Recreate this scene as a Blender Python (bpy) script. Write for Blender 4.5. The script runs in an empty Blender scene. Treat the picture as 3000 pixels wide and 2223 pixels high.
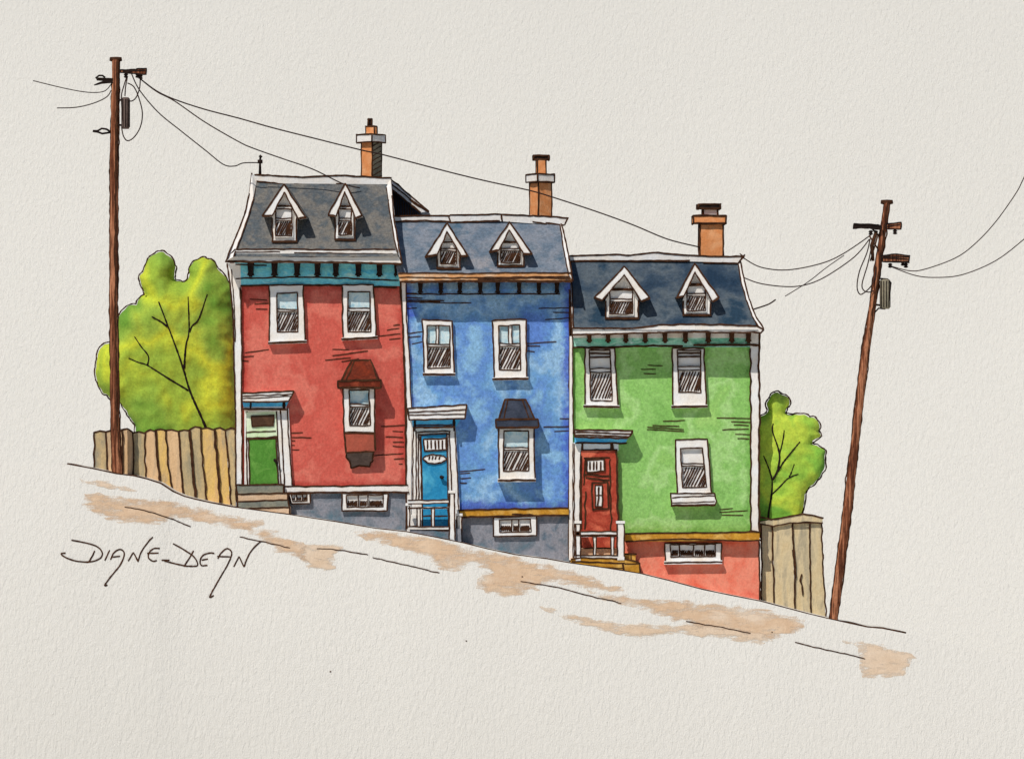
import bpy, bmesh, math, random
from mathutils import Vector, noise as mnoise
random.seed(7)
sc = bpy.context.scene
COL = sc.collection
D = 100.0                                   # camera stands 100 m in front of the facades; 1 photo pixel = 1 cm on the facade plane
def P(px, py, y=0.0):
    f = (D + y) / D
    return Vector(((px - 1500) * .01 * f, y, (1111.5 - py) * .01 * f))

# ------------------------------------------------------------------ materials
def lin(c):
    return tuple(((v / 255) / 12.92 if v / 255 <= .04045 else ((v / 255 + .055) / 1.055) ** 2.4) for v in c) + (1,)
GAIN = 1.15
def al(c, g=None):
    g = GAIN if g is None else g
    return tuple(min(v * g, .9) for v in lin(c)[:3]) + (1,)
def new_mat(name):
    m = bpy.data.materials.new(name); m.use_nodes = True
    nt = m.node_tree; nt.nodes.clear()
    out = nt.nodes.new('ShaderNodeOutputMaterial'); b = nt.nodes.new('ShaderNodeBsdfPrincipled')
    nt.links.new(b.outputs[0], out.inputs[0])
    return m, nt, b
def nd(nt, t, **kw):
    n = nt.nodes.new(t)
    for k, v in kw.items(): setattr(n, k, v)
    return n
def mapping(nt, scale, loc=(0, 0, 0)):
    tc = nd(nt, 'ShaderNodeTexCoord'); mp = nd(nt, 'ShaderNodeMapping')
    mp.inputs['Scale'].default_value = scale; mp.inputs['Location'].default_value = loc
    nt.links.new(tc.outputs['Object'], mp.inputs[0]); return mp.outputs[0]
def noise(nt, vec, scale, detail=4, rough=.55, dist=0):
    n = nd(nt, 'ShaderNodeTexNoise'); n.inputs['Scale'].default_value = scale
    n.inputs['Detail'].default_value = detail; n.inputs['Roughness'].default_value = rough
    n.inputs['Distortion'].default_value = dist
    nt.links.new(vec, n.inputs['Vector']); return n.outputs['Fac']
def ramp(nt, fac, stops, interp='EASE'):
    r = nd(nt, 'ShaderNodeValToRGB'); r.color_ramp.interpolation = interp
    e = r.color_ramp.elements
    while len(e) < len(stops): e.new(.5)
    for i, (p, c) in enumerate(stops): e[i].position = p; e[i].color = c
    nt.links.new(fac, r.inputs[0]); return r.outputs[0]
def g4(v): return (v, v, v, 1)
def mixc(nt, fac, a, b, mode='MIX'):
    m = nd(nt, 'ShaderNodeMix', data_type='RGBA', blend_type=mode)
    for sock, v in ((m.inputs[0], fac), (m.inputs[6], a), (m.inputs[7], b)):
        if hasattr(v, 'links'): nt.links.new(v, sock)
        else: sock.default_value = v
    return m.outputs[2]
def math_(nt, op, a, b=None, c=None):
    m = nd(nt, 'ShaderNodeMath', operation=op)
    for i, v in enumerate((a, b, c)):
        if v is None: continue
        if hasattr(v, 'links'): nt.links.new(v, m.inputs[i])
        else: m.inputs[i].default_value = v
    return m.outputs[0]
def paper_bump(nt, b, k=1.0, strength=.35, dist=.05):
    v = mapping(nt, (k * 10, k * 10, k * 3.6))
    f1 = noise(nt, v, 1.0, 3, .6, .4)
    v2 = mapping(nt, (k * 26, k * 26, k * 20), (3, 5, 1))
    f2 = noise(nt, v2, 1.0, 2, .5)
    s = math_(nt, 'MULTIPLY_ADD', f2, .4, f1)
    bp = nd(nt, 'ShaderNodeBump'); bp.inputs['Strength'].default_value = strength; bp.inputs['Distance'].default_value = dist
    nt.links.new(s, bp.inputs['Height']); nt.links.new(bp.outputs[0], b.inputs['Normal'])
def wc(name, stops, scale=.9, stretch=(1, 1, 1), grain=.16, rough=.85, edge=None, bump=.35, dist=.6, detail=5, spec=.15, gain=None):
    """granulated watercolour-like paint: stops = sRGB colours met along a slow noise; edge = (x0,x1,z0,z1,colour,width)"""
    m, nt, b = new_mat(name)
    v = mapping(nt, stretch, (random.random() * 9, random.random() * 9, random.random() * 9))
    f = noise(nt, v, scale, detail, .6, dist)
    n = len(stops)
    pos = [.5] if n == 1 else [.34 + .32 * i / (n - 1) for i in range(n)]
    c = ramp(nt, f, [(p, al(s, gain)) for p, s in zip(pos, stops)], 'LINEAR')
    if edge:
        x0, x1, z0, z1, ec, w = edge
        tc = nd(nt, 'ShaderNodeTexCoord'); sp = nd(nt, 'ShaderNodeSeparateXYZ'); nt.links.new(tc.outputs['Object'], sp.inputs[0])
        a = math_(nt, 'MINIMUM', math_(nt, 'SUBTRACT', sp.outputs[0], x0), math_(nt, 'SUBTRACT', x1, sp.outputs[0]))
        bb = math_(nt, 'MINIMUM', math_(nt, 'SUBTRACT', sp.outputs[2], z0), math_(nt, 'SUBTRACT', z1, sp.outputs[2]))
        d = math_(nt, 'MINIMUM', a, bb)
        wob = noise(nt, v, 2.2, 4, .6, 1)
        d2 = math_(nt, 'ADD', d, math_(nt, 'MULTIPLY', math_(nt, 'SUBTRACT', wob, .5), w * 3.0))
        k = nd(nt, 'ShaderNodeMapRange'); k.interpolation_type = 'SMOOTHSTEP'
        nt.links.new(d2, k.inputs[0]); k.inputs[1].default_value = 0; k.inputs[2].default_value = w
        k.inputs[3].default_value = .75; k.inputs[4].default_value = 0
        c = mixc(nt, k.outputs[0], c, al(ec, gain))
    vg = mapping(nt, (1, 1, 1))
    g = noise(nt, vg, 13, 5, .8)
    gr = ramp(nt, g, [(.32, g4(1 - grain * 1.35)), (.68, g4(1 + grain * .9))], 'LINEAR')
    c = mixc(nt, 1.0, c, gr, 'MULTIPLY')
    nt.links.new(c, b.inputs['Base Color'])
    b.inputs['Roughness'].default_value = rough; b.inputs['Specular IOR Level'].default_value = spec
    paper_bump(nt, b, 1, bump)
    return m
M = {}
M['white'] = wc('white_paint', [(222, 214, 204), (236, 231, 224)], 1.4, grain=.05, gain=1.2)
M['ink'] = wc('ink', [(52, 30, 16), (84, 52, 32)], 5, grain=.2, bump=.1, gain=.95)
M['ink_black'] = wc('ink_black', [(26, 18, 16), (48, 34, 28)], 6, grain=.2, bump=.1, gain=.9)
M['wire'] = wc('wire_black', [(52, 38, 34), (70, 52, 46)], 4, grain=.1, bump=0, gain=.9)
M['roof_1'] = wc('slate_brown_grey', [(66, 80, 90), (116, 112, 106), (80, 88, 94), (114, 110, 104)], .9, grain=.3, dist=.1)
M['roof_2'] = wc('slate_light_grey', [(74, 98, 116), (126, 132, 142), (94, 110, 126), (140, 140, 146)], .8, grain=.25, dist=.1)
M['roof_3'] = wc('slate_dark', [(38, 60, 78), (86, 96, 104), (54, 70, 86), (32, 52, 72)], .8, grain=.25, dist=.1)
M['base_grey'] = wc('foundation_grey', [(92, 108, 122), (140, 140, 148), (112, 120, 130), (84, 112, 126)], 1.1, grain=.2)
M['base_salmon'] = wc('foundation_salmon', [(216, 104, 84), (232, 140, 116), (218, 100, 76)], 1.0, grain=.12)
M['chimney'] = wc('chimney_orange', [(226, 158, 108), (214, 138, 84), (232, 168, 120)], 1.8, grain=.1)
M['chimney_shade_transformer_grey'] = wc('chimney_shade_transformer_grey', [(150, 140, 118), (120, 116, 100)], 3, grain=.2)  # painted shade on a chimney flank; also the transformer's own grey
M['ochre'] = wc('ochre_board', [(206, 156, 60), (180, 126, 40), (214, 170, 90)], 1.8, grain=.15)
M['fascia_orange'] = wc('fascia_orange', [(222, 170, 124), (206, 148, 96), (232, 206, 180)], 1.6, grain=.12)
M['tan'] = wc('tan_wash', [(222, 192, 162), (206, 170, 134)], 2, grain=.08)
M['step_grey'] = wc('step_grey', [(140, 140, 126), (112, 118, 112)], 3, grain=.15)
M['door_green'] = wc('door_green', [(92, 146, 60), (76, 130, 48), (106, 156, 70)], 2.4, grain=.12)
M['mint'] = wc('mint_frame', [(196, 220, 170), (220, 232, 204)], 2, grain=.06)
M['door_blue'] = wc('door_blue', [(54, 150, 192), (38, 130, 176), (80, 168, 200)], 1.6, grain=.1)
M['door_red'] = wc('door_red', [(186, 84, 62), (160, 60, 44), (204, 104, 78)], 1.8, grain=.15)
M['bay_brown'] = wc('bay_roof_brown', [(124, 48, 26), (92, 36, 22), (140, 62, 40)], 2.4, grain=.2)
M['bay_dark'] = wc('bay_roof_dark', [(42, 48, 62), (60, 66, 80)], 2.4, grain=.2)
M['apron'] = wc('apron_red', [(150, 78, 62), (170, 84, 66)], 2, grain=.15)
M['corbel'] = wc('corbel_grey', [(92, 78, 72), (112, 96, 88)], 2, grain=.2)
M['glass_blue'] = wc('pane_blue', [(160, 200, 216), (206, 222, 224), (150, 192, 210)], 3.5, grain=.05, rough=.35, bump=.1, spec=.4)
M['glass_white'] = wc('pane_pale', [(226, 220, 212), (240, 236, 230)], 3, grain=.04, rough=.35, bump=.1, spec=.4)
M['glass_dark'] = wc('pane_dark', [(66, 42, 26), (92, 64, 44)], 4, grain=.2, rough=.35, bump=.1, spec=.4)
M['fence'] = wc('fence_boards', [(158, 146, 122), (206, 172, 118), (224, 186, 110), (212, 172, 124)], .95, (2.2, 2.2, .55), grain=.1)
M['fence_grey'] = wc('fence_boards_grey', [(160, 150, 128), (208, 190, 152), (196, 172, 128)], .95, (2.6, 2.6, .5), grain=.1)
M['pole'] = wc('pole_wood', [(70, 38, 22), (186, 126, 92), (120, 68, 44), (66, 34, 20), (166, 106, 76)], 1.1, (9, 9, .3), grain=.2, dist=.1, gain=1.15)
M['leaf'] = wc('foliage', [(96, 140, 48), (134, 168, 64), (150, 176, 60), (192, 202, 58), (146, 174, 66), (104, 148, 52)], .26, grain=.2, dist=.1, detail=3, bump=.2, gain=1.16)
M['leaf_2'] = wc('foliage_small', [(88, 144, 48), (128, 178, 66), (166, 196, 70), (186, 206, 72), (116, 170, 64)], .55, grain=.2, dist=.1, detail=3, bump=.2, gain=1.16)
M['leaf_edge'] = wc('foliage_rim', [(74, 128, 34), (104, 152, 44)], 2, grain=.15)
M['frieze_shade_blue'] = wc('frieze_shade_blue', [(70, 160, 204), (116, 186, 206), (88, 170, 206), (150, 206, 214)], 1.3, (1, 1, 3), grain=.14, gain=1.7)  # blue eave shade painted into the frieze board
M['frieze_shade_green'] = wc('frieze_shade_green', [(120, 200, 176), (170, 216, 200), (96, 176, 150), (190, 226, 216)], 1.2, (1, 1, 3), grain=.14, gain=1.3)  # teal shade below the eave, put into the board colour
M['hood_shade_blue'] = wc('hood_shade_blue', [(50, 136, 186), (84, 164, 198)], 2, grain=.12, gain=1.6)  # shade under the door hoods, painted as blue boards
M['fence_tan'] = wc('fence_boards_tan', [(204, 168, 124), (220, 184, 142), (180, 158, 128)], .9, (2.2, 2.2, .55), grain=.1)
M['fence_pale'] = wc('fence_boards_pale', [(156, 146, 120), (196, 172, 128), (150, 142, 122)], .9, (2.2, 2.2, .55), grain=.12)
M['wash'] = wc('earth_wash', [(228, 200, 170), (218, 186, 154), (230, 208, 184)], .9, (1, 1, 2.2), grain=.06, gain=.98, dist=.1)
M['wash_2'] = wc('earth_wash_pale', [(230, 208, 184), (222, 196, 168)], 1.2, (1, 1, 2.2), grain=.06, gain=.98, dist=.1)

# ------------------------------------------------------------------ mesh builder
class MB:
    def __init__(s): s.v = []; s.f = []; s.fm = []; s.mats = []; s.smooth = []
    def mi(s, m):
        if m not in s.mats: s.mats.append(m)
        return s.mats.index(m)
    def add(s, vs, fs, m, smooth=False):
        o = len(s.v); s.v += [Vector(p) for p in vs]; k = s.mi(m)
        for f in fs: s.f.append(tuple(i + o for i in f)); s.fm.append(k); s.smooth.append(smooth)
    def prism(s, poly, y0, y1, m, back=None):
        """poly in photo pixels, front at y0 (number or function), back at y1; front vertices keep their size going back"""
        n = len(poly)
        fr = [P(a, b, y0(a, b) if callable(y0) else y0) for a, b in poly]
        bk = [Vector((p.x, y1, p.z)) for p in fr]
        fs = [tuple(range(n)), tuple(range(2 * n - 1, n - 1, -1))] + [(i, i + n, (i + 1) % n + n, (i + 1) % n) for i in range(n)]
        s.add(fr + bk, fs, m)
    def ring(s, o, i, y0, y1, m):
        a = [P(*p, y0) for p in o]; b = [P(*p, y0) for p in i]
        c = [Vector((p.x, y1, p.z)) for p in a]; d = [Vector((p.x, y1, p.z)) for p in b]
        fs = []
        for k in range(4):
            l = (k + 1) % 4
            fs += [(k, l, 4 + l, 4 + k), (k, 8 + k, 8 + l, l), (4 + k, 4 + l, 12 + l, 12 + k), (8 + k, 12 + k, 12 + l, 8 + l)]
        s.add(a + b + c + d, fs, m)
    def rotbox(s, px, y, a, b, ang, py0, py1, m):
        c0 = P(px, py0, y); c1 = P(px, py1, y); R = math.radians(ang)
        vs = []
        for z in (c0.z, c1.z):
            for sx, sy in ((-1, -1), (1, -1), (1, 1), (-1, 1)):
                dx, dy = sx * a / 2, sy * b / 2
                vs.append(Vector((c0.x + dx * math.cos(R) - dy * math.sin(R), y + dx * math.sin(R) + dy * math.cos(R), z)))
        s.add(vs, [(0, 1, 2, 3), (4, 5, 6, 7), (0, 1, 5, 4), (1, 2, 6, 5), (2, 3, 7, 6), (3, 0, 4, 7)], m)
        return vs
    def tube(s, pts, r, m, n=7, wob=0):
        pts = [Vector(p) for p in pts]
        rr = r if isinstance(r, (list, tuple)) else [r] * len(pts)
        vs, fs = [], []
        for i, p in enumerate(pts):
            t = (pts[min(i + 1, len(pts) - 1)] - pts[max(i - 1, 0)]).normalized()
            u = t.cross(Vector((0, 1, 0)))
            if u.length < .05: u = t.cross(Vector((1, 0, 0)))
            u.normalize(); w = t.cross(u).normalized()
            q = rr[i] * (1 + (random.uniform(-wob, wob) if wob else 0))
            for k in range(n):
                a = 2 * math.pi * k / n
                vs.append(p + (u * math.cos(a) + w * math.sin(a)) * q)
        for i in range(len(pts) - 1):
            for k in range(n):
                fs.append((i * n + k, i * n + (k + 1) % n, (i + 1) * n + (k + 1) % n, (i + 1) * n + k))
        fs += [tuple(range(n)), tuple(range((len(pts) - 1) * n, len(pts) * n))]
        s.add(vs, fs, m, True)
    def ink(s, pts, w=6.5, y=0.0, m='ink', wob=1.1, curve=False, over=1.5, pr=None):
        """a hand-drawn pen line lying on the surface y (number or function of the pixel)"""
        w *= .77
        if curve: pts = smooth(pts)
        elif over:
            a, b = Vector(pts[0]), Vector(pts[1]); pts = list(pts)
            if (a - b).length > 12:
                pts[0] = a + (a - b).normalized() * random.uniform(0, over)
                c, d = Vector(pts[-1]), Vector(pts[-2]); pts[-1] = c + (c - d).normalized() * random.uniform(0, over)
        q = resample(pts, 9)
        ph = random.uniform(0, 900); pr = .008 + random.random() * .012 if pr is None else pr + random.random() * .004
        L, R = [], []
        for i, p in enumerate(q):
            t = (q[min(i + 1, len(q) - 1)] - q[max(i - 1, 0)]); t = t.normalized() if t.length > 1e-6 else Vector((1, 0))
            nrm = Vector((-t.y, t.x))
            o = mnoise.noise(Vector((ph + i * .33, 0, 0))) * wob * 1.8 + mnoise.noise(Vector((ph + i * .07, 9, 0))) * wob * 2.2
            ww = w * .5 * (1 + .42 * mnoise.noise(Vector((ph + i * .6, 5, 0))))
            if i in (0, len(q) - 1): ww *= .8
            c = p + nrm * o; L.append(c + nrm * ww); R.append(c - nrm * ww)
        vs, fs = [], []
        for a, b in zip(L, R):
            for e, dd in ((a, 0), (b, 0), (b, .03), (a, .03)):
                yy = (y(e.x, e.y) if callable(y) else y) - pr
                p = P(e.x, e.y, yy); vs.append(Vector((p.x, p.y + dd, p.z)))
        n = len(L)
        for i in range(n - 1):
            for k in range(3 if False else 4):
                l = (k + 1) % 4
                fs.append((i * 4 + k, i * 4 + l, i * 4 + 4 + l, i * 4 + 4 + k))
        fs += [(0, 1, 2, 3), (4 * n - 4, 4 * n - 3, 4 * n - 2, 4 * n - 1)]
        s.add(vs, fs, m)
    def outline(s, poly, w=6.5, y=0.0, closed=True, skip=(), **k):
        n = len(poly)
        for i in range(n if closed else n - 1):
            if i in skip: continue
            s.ink([poly[i], poly[(i + 1) % n]], w, y, **k)
    def edge3(s, a, b, r=.03, m='ink'):
        a, b = Vector(a), Vector(b); n = max(2, int((b - a).length / .15) + 1)
        pts = [a.lerp(b, i / (n - 1)) + Vector((random.uniform(-.008, .008), 0, random.uniform(-.008, .008))) for i in range(n)]
        s.tube(pts, r, m, 5, .2)
    def build(s, name, parent=None, origin=None):
        me = bpy.data.meshes.new(name)
        o3 = ORIG[parent.name] if parent else (Vector(origin) if origin is not None else Vector((0, 0, 0)))
        bm = bmesh.new()
        bv = [bm.verts.new(v - o3) for v in s.v]
        for f, k, sm in zip(s.f, s.fm, s.smooth):
            try:
                bf = bm.faces.new([bv[i] for i in f]); bf.material_index = k; bf.smooth = sm
            except ValueError: pass
        bmesh.ops.recalc_face_normals(bm, faces=bm.faces)
        bm.to_mesh(me); bm.free()
        for m in s.mats: me.materials.append(M[m])
        o = bpy.data.objects.new(name, me); COL.objects.link(o)
        if parent: o.parent = parent
        else: o.location = o3
        ORIG[o.name] = o3
        return o
ORIG = {}
def smooth(pts, k=6):
    p = [Vector(q) for q in pts]
    if len(p) < 3: return p
    out = []
    for i in range(len(p) - 1):
        a, b, c, d = p[max(i - 1, 0)], p[i], p[i + 1], p[min(i + 2, len(p) - 1)]
        for j in range(k):
            t = j / k
            out.append(.5 * ((2 * b) + (c - a) * t + (2 * a - 5 * b + 4 * c - d) * t * t + (3 * b - a - 3 * c + d) * t ** 3))
    out.append(p[-1]); return out
def resample(pts, step):
    p = [Vector(q) for q in pts]; out = [p[0]]
    for a, b in zip(p, p[1:]):
        n = max(1, int(math.ceil((b - a).length / step)))
        out += [a.lerp(b, i / n) for i in range(1, n + 1)]
    return out
def tag(o, label=None, cat=None, group=None, kind=None):
    for k, v in (('label', label), ('category', cat), ('group', group), ('kind', kind)):
        if v: o[k] = v
    return o
def empty(name, px, py, y=0.0):
    o = bpy.data.objects.new(name, None); COL.objects.link(o); o.location = P(px, py, y)
    o.empty_display_size = .3; ORIG[o.name] = P(px, py, y); return o

# point-in-polygon grid sheets
def inside(poly, x, y):
    c = False; n = len(poly)
    for i in range(n):
        x1, y1 = poly[i]; x2, y2 = poly[i - 1]
        if (y1 > y) != (y2 > y) and x < (x2 - x1) * (y - y1) / (y2 - y1) + x1: c = not c
    return c
def nearest(poly, x, y):
    best = None; p = Vector((x, y))
    for i in range(len(poly)):
        a, b = Vector(poly[i - 1]), Vector(poly[i]); ab = b - a
        t = 0 if ab.length_squared == 0 else max(0, min(1, (p - a).dot(ab) / ab.length_squared))
        q = a + ab * t; d = (p - q).length
        if best is None or d < best[0]: best = (d, q)
    return best
def sheet(poly, step):
    poly = [tuple(p) for p in poly]
    x0 = min(p[0] for p in poly) - step; x1 = max(p[0] for p in poly) + step
    y0 = min(p[1] for p in poly) - step; y1 = max(p[1] for p in poly) + step
    nx = int((x1 - x0) / step) + 2; ny = int((y1 - y0) / step) + 2
    ins = [[inside(poly, x0 + i * step, y0 + j * step) for i in range(nx)] for j in range(ny)]
    idx = {}; vs = []; fs = []
    def vid(i, j):
        if (i, j) not in idx:
            x, y = x0 + i * step, y0 + j * step
            d, q = nearest(poly, x, y)
            if ins[j][i]: vs.append((x, y, d))
            else: vs.append((q.x, q.y, 0.0))
            idx[(i, j)] = len(vs) - 1
        return idx[(i, j)]
    for j in range(ny - 1):
        for i in range(nx - 1):
            if ins[j][i] or ins[j][i + 1] or ins[j + 1][i] or ins[j + 1][i + 1]:
                fs.append((vid(i, j), vid(i + 1, j), vid(i + 1, j + 1), vid(i, j + 1)))
    return vs, fs

# ------------------------------------------------------------------ ground
GL = [(-400, 1338), (0, 1348), (197, 1360), (274, 1374), (342, 1389), (392, 1395), (430, 1404), (470, 1417), (507, 1441), (540, 1455), (574, 1464), (620, 1474), (678, 1485),
      (760, 1496), (850, 1508), (980, 1528), (1100, 1548), (1191, 1558), (1270, 1573), (1354, 1590), (1427, 1608), (1508, 1625), (1600, 1637), (1674, 1650),
      (1775, 1664), (1875, 1680), (1960, 1701), (2058, 1727), (2150, 1746), (2227, 1761), (2299, 1780), (2360, 1796), (2426, 1812), (2489, 1826), (2540, 1837), (2586, 1841),
      (2654, 1855), (3000, 1935), (3600, 2050)]
KY = -.8
def fall(d):
    d = max(0, min(d, 9.0)); return .364 * (d - d * d / 18)      # how far the bank has come forward d metres below the road line: steeper towards the bottom
GP = [P(a, b, -.75) for a, b in GL]
def zg(x):
    if x <= GP[0].x: return GP[0].z + (GP[0].x - x) * .01
    if x >= GP[-1].x: return max(GP[-1].z - (x - GP[-1].x) * .08, GP[-1].z - 3)
    for a, b in zip(GP, GP[1:]):
        if x <= b.x: return a.z + (b.z - a.z) * (x - a.x) / (b.x - a.x)
def bank(px, py):
    X = (px - 1500) * .01; Z = (1111.5 - py) * .01
    lo, hi = -45.0, KY
    for _ in range(40):
        m = (lo + hi) / 2; f = (D + m) / D
        if m < KY - fall(zg(X * f) - Z * f): lo = m
        else: hi = m
    return (lo + hi) / 2
def paper_mat(name, k, c, strength):
    m, nt, b = new_mat(name)
    v = mapping(nt, (1, 1, 1))
    f = noise(nt, v, .12 * k, 3, .5)
    col = ramp(nt, f, [(.35, tuple(x * .985 for x in c) + (1,)), (.65, tuple(c) + (1,))])
    g = noise(nt, mapping(nt, (k * 9, k * 9, k * 5), (2, 2, 2)), 1.3, 4, .7)
    gr = ramp(nt, g, [(.3, g4(.965)), (.7, g4(1.0))], 'LINEAR')
    nt.links.new(mixc(nt, 1, col, gr, 'MULTIPLY'), b.inputs['Base Color'])
    b.inputs['Roughness'].default_value = .95; b.inputs['Specular IOR Level'].default_value = .05
    paper_bump(nt, b, k, strength, .05 / k)
    return m
PAPER = (.73, .715, .672); GROUND = (.786, .762, .708)
M['ground'] = paper_mat('chalky_ground', 1, GROUND, .7)
M['sky'] = paper_mat('pale_sky', .58, PAPER, .7)

mb = MB()
xs = sorted([-160, -110, -70, -45, -32] + [-24 + .3 * i for i in range(161)] + [32, 45, 70, 110, 160] + [p.x for p in GP])
prof = [(-170, -46), (-60, -40), (-8, -36), (-3.2, -30), (KY - fall(9), -9)] + [(KY - fall(d * .25), -d * .25) for d in range(35, 0, -1)] + [(KY, 0), (.6, 0), (4, -.5), (12, -1.9), (60, -9.5), (75, -60)]
vs, fs = [], []
for x in xs:
    for y, dz in prof:
        z = zg(x)
        if (x < GP[2].x - .2 or x > GP[-3].x + .2) and y == .6: dz = -.35      # past the ends of the road the crest is a plain ridge
        z += dz
        vs.append((x, y, z))
n = len(prof)
for i in range(len(xs) - 1):
    for j in range(n - 1):
        fs.append((i * n + j, (i + 1) * n + j, (i + 1) * n + j + 1, i * n + j + 1))
mb.add(vs, fs, 'ground')
# pen line along the top of the bank
q = [GP[i] for i in range(2, len(GP) - 2)]
q3 = []
for a, b in zip(q, q[1:]):
    k = max(1, int((b - a).length / .12))
    q3 += [a.lerp(b, i / k) for i in range(k)]
q3.append(q[-1])
rad = []
for i, p in enumerate(q3):
    base = .034 if (p.x < -8.0) else (.036 if p.x > 9.6 else .021)
    rad.append(base * (1 + .45 * mnoise.noise(Vector((i * .35, 0, 0)))))
mb.tube([p + Vector((0, 0, .01 + .012 * mnoise.noise(Vector((i * .21, 3, 0))))) for i, p in enumerate(q3)], rad, 'ink', 6)
def dry(name, lo, hi):
    m = M[name]; nt = m.node_tree; b = [n for n in nt.nodes if n.type == 'BSDF_PRINCIPLED'][0]
    v = mapping(nt, (1, 1, 4.5), (1, 2, 3)); v2 = nd(nt, 'ShaderNodeMapping'); v2.inputs['Rotation'].default_value = (0, math.radians(-14), 0)
    nt.links.new(v, v2.inputs[0]); f = noise(nt, v2.outputs[0], 1.5, 7, .72)
    a_ = nd(nt, 'ShaderNodeAttribute'); a_.attribute_name = 'soft'
    f = math_(nt, 'ADD', f, math_(nt, 'MULTIPLY', math_(nt, 'SUBTRACT', a_.outputs['Fac'], 1), .2))
    nt.links.new(ramp(nt, f, [(lo, g4(0)), (hi, g4(.95))], 'LINEAR'), b.inputs['Alpha'])
dry('wash', .28, .5); dry('wash_2', .27, .45)
g = mb.build('ground'); tag(g, kind='structure')

# earth-coloured road washes and rut lines on the bank
def R1(l, ox, oy, s): return [(ox + a / s, oy + b / s) for a, b in l]
A = lambda l: R1(l, 900, 1500, 1.239)
B = lambda l: R1(l, 150, 1350, 2.973)
washes = [
 (A([(165,68),(300,65),(460,95),(700,150),(860,185),(1000,220),(1160,285),(1100,290),(960,265),(860,250),(830,290),(740,310),(650,290),(610,265),(630,235),(660,215),(590,185),(530,220),(480,200),(440,165),(330,130),(220,100)]), 0, 'wash'),
 (A([(1000,280),(1200,310),(1330,315),(1500,325),(1660,350),(1800,385),(1800,420),(1760,445),(1660,460),(1500,440),(1350,395),(1200,350),(1080,320)]), 0, 'wash'),
 (A([(830,335),(950,370),(1100,400),(1300,410),(1440,405),(1620,430),(1700,465),(1640,480),(1480,455),(1330,440),(1210,460),(1090,435),(960,400)]), 1, 'wash_2'),
 (A([(1945,465),(2050,475),(2200,520),(2165,590),(2100,600),(2030,600),(2000,545),(2020,500)]), 0, 'wash_2'),
 (A([(-20,115),(140,115),(100,160),(100,205),(60,215),(0,200),(-30,160)]), 1, 'wash_2'),
 (B([(290,280),(400,275),(560,310),(800,325),(1000,340),(1300,400),(1600,480),(1860,520),(1850,560),(1700,600),(1600,585),(1300,540),(1070,490),(960,550),(850,560),(600,530),(420,490),(300,390)]), 0, 'wash'),
 (B([(1600,560),(1800,585),(2020,610),(2020,635),(1920,650),(2230,720),(2230,900),(2150,850),(2050,800),(1950,790),(1890,730),(1780,650)]), 1, 'wash'),
 (B([(250,160),(450,185),(640,215),(740,265),(700,275),(520,245),(300,190)]), 1, 'wash_2'),
]
mb = MB(); soft = []
for poly, lv, mt in washes:
    q = resample(poly + [poly[0]], 7)[:-1]
    ph = random.uniform(0, 99); jq = []
    for i, p in enumerate(q):
        jx = mnoise.noise(Vector((p.x * .09, p.y * .2, ph))) * 22; jy = mnoise.noise(Vector((p.x * .03, p.y * .12, ph + 7))) * 8 + mnoise.noise(Vector((p.x * .11, p.y * .3, ph + 3))) * 4
        jq.append((p.x + jx, p.y + jy))
    v, f = sheet(jq, 9)
    soft += [0.0] * (len(mb.v) - len(soft)) + [min(1, d / 15) for a, b, d in v]
    mb.add([P(a, b, bank(a, b) - .006 - .005 * lv) for a, b, d in v], f, mt, True)
ruts = [[(365,1483),(430,1497),(504,1520),(559,1542)], [(702,1572),(780,1588),(850,1605)], [(928,1607),(997,1611),(1078,1625)], [(1092,1632),(1160,1648),(1235,1665),(1287,1678)],
        [(1525,1702),(1610,1716),(1700,1738),(1820,1766)], [(2010,1819),(2100,1834),(2199,1855)], [(2329,1881),(2430,1904),(2534,1929)], [(2260,1850),(2264,1851)]]
for r in ruts: mb.ink(r, 3.9, bank, curve=True, pr=.014)
for sx, sy in ((966, 1965), (1528, 1688), (1364, 1876)): mb.ink([(sx, sy), (sx + 4, sy + 1)], 5, bank, pr=.014, over=0)
rd = mb.build('road'); tag(rd, kind='structure')
at = rd.data.attributes.new('soft', 'FLOAT', 'POINT'); at.data.foreach_set('value', soft + [1.0] * (len(rd.data.vertices) - len(soft)))

# the artist's handwriting
sig = [B(l) for l in [
 [(175,688),(300,712),(400,745),(445,800),(420,850),(330,878),(200,865),(120,835),(85,808),(125,800)], [(378,780),(350,840),(325,878)], [(510,775),(465,865)],
 [(515,858),(545,800),(590,770),(625,780),(635,820),(600,905),(530,990),(485,1050),(465,1082),(490,1078)], [(530,835),(600,828)],
 [(670,870),(715,795)], [(715,795),(755,875)], [(755,875),(780,800),(830,720),(885,660)],
 [(945,760),(890,762),(850,800),(850,845),(890,870),(920,865)], [(835,802),(935,800)],
 [(960,862),(1030,862)], [(985,868),(1130,905),(1220,915),(1275,905),(1250,840),(1170,780),(1060,718)], [(1240,780),(1155,918)],
 [(1420,805),(1380,800),(1320,820),(1295,870),(1310,908),(1360,905)], [(1310,862),(1365,852)],
 [(1450,850),(1480,800),(1530,762),(1570,790),(1560,850),(1520,930),(1450,1050),(1400,1140),(1380,1185),(1415,1168)], [(1445,830),(1560,835)],
 [(1590,920),(1635,830)], [(1635,830),(1680,920)], [(1680,920),(1700,860),(1750,770),(1830,695)]]]
mb = MB()
for s_ in sig: mb.ink(s_, 5.2, bank, curve=True, pr=.014, wob=.4, over=0)
bo = P(460, 1650, bank(460, 1650))
tag(mb.build('signature', origin=bo), 'brown ink handwritten signature on the pale slope below the road', 'signature')

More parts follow.
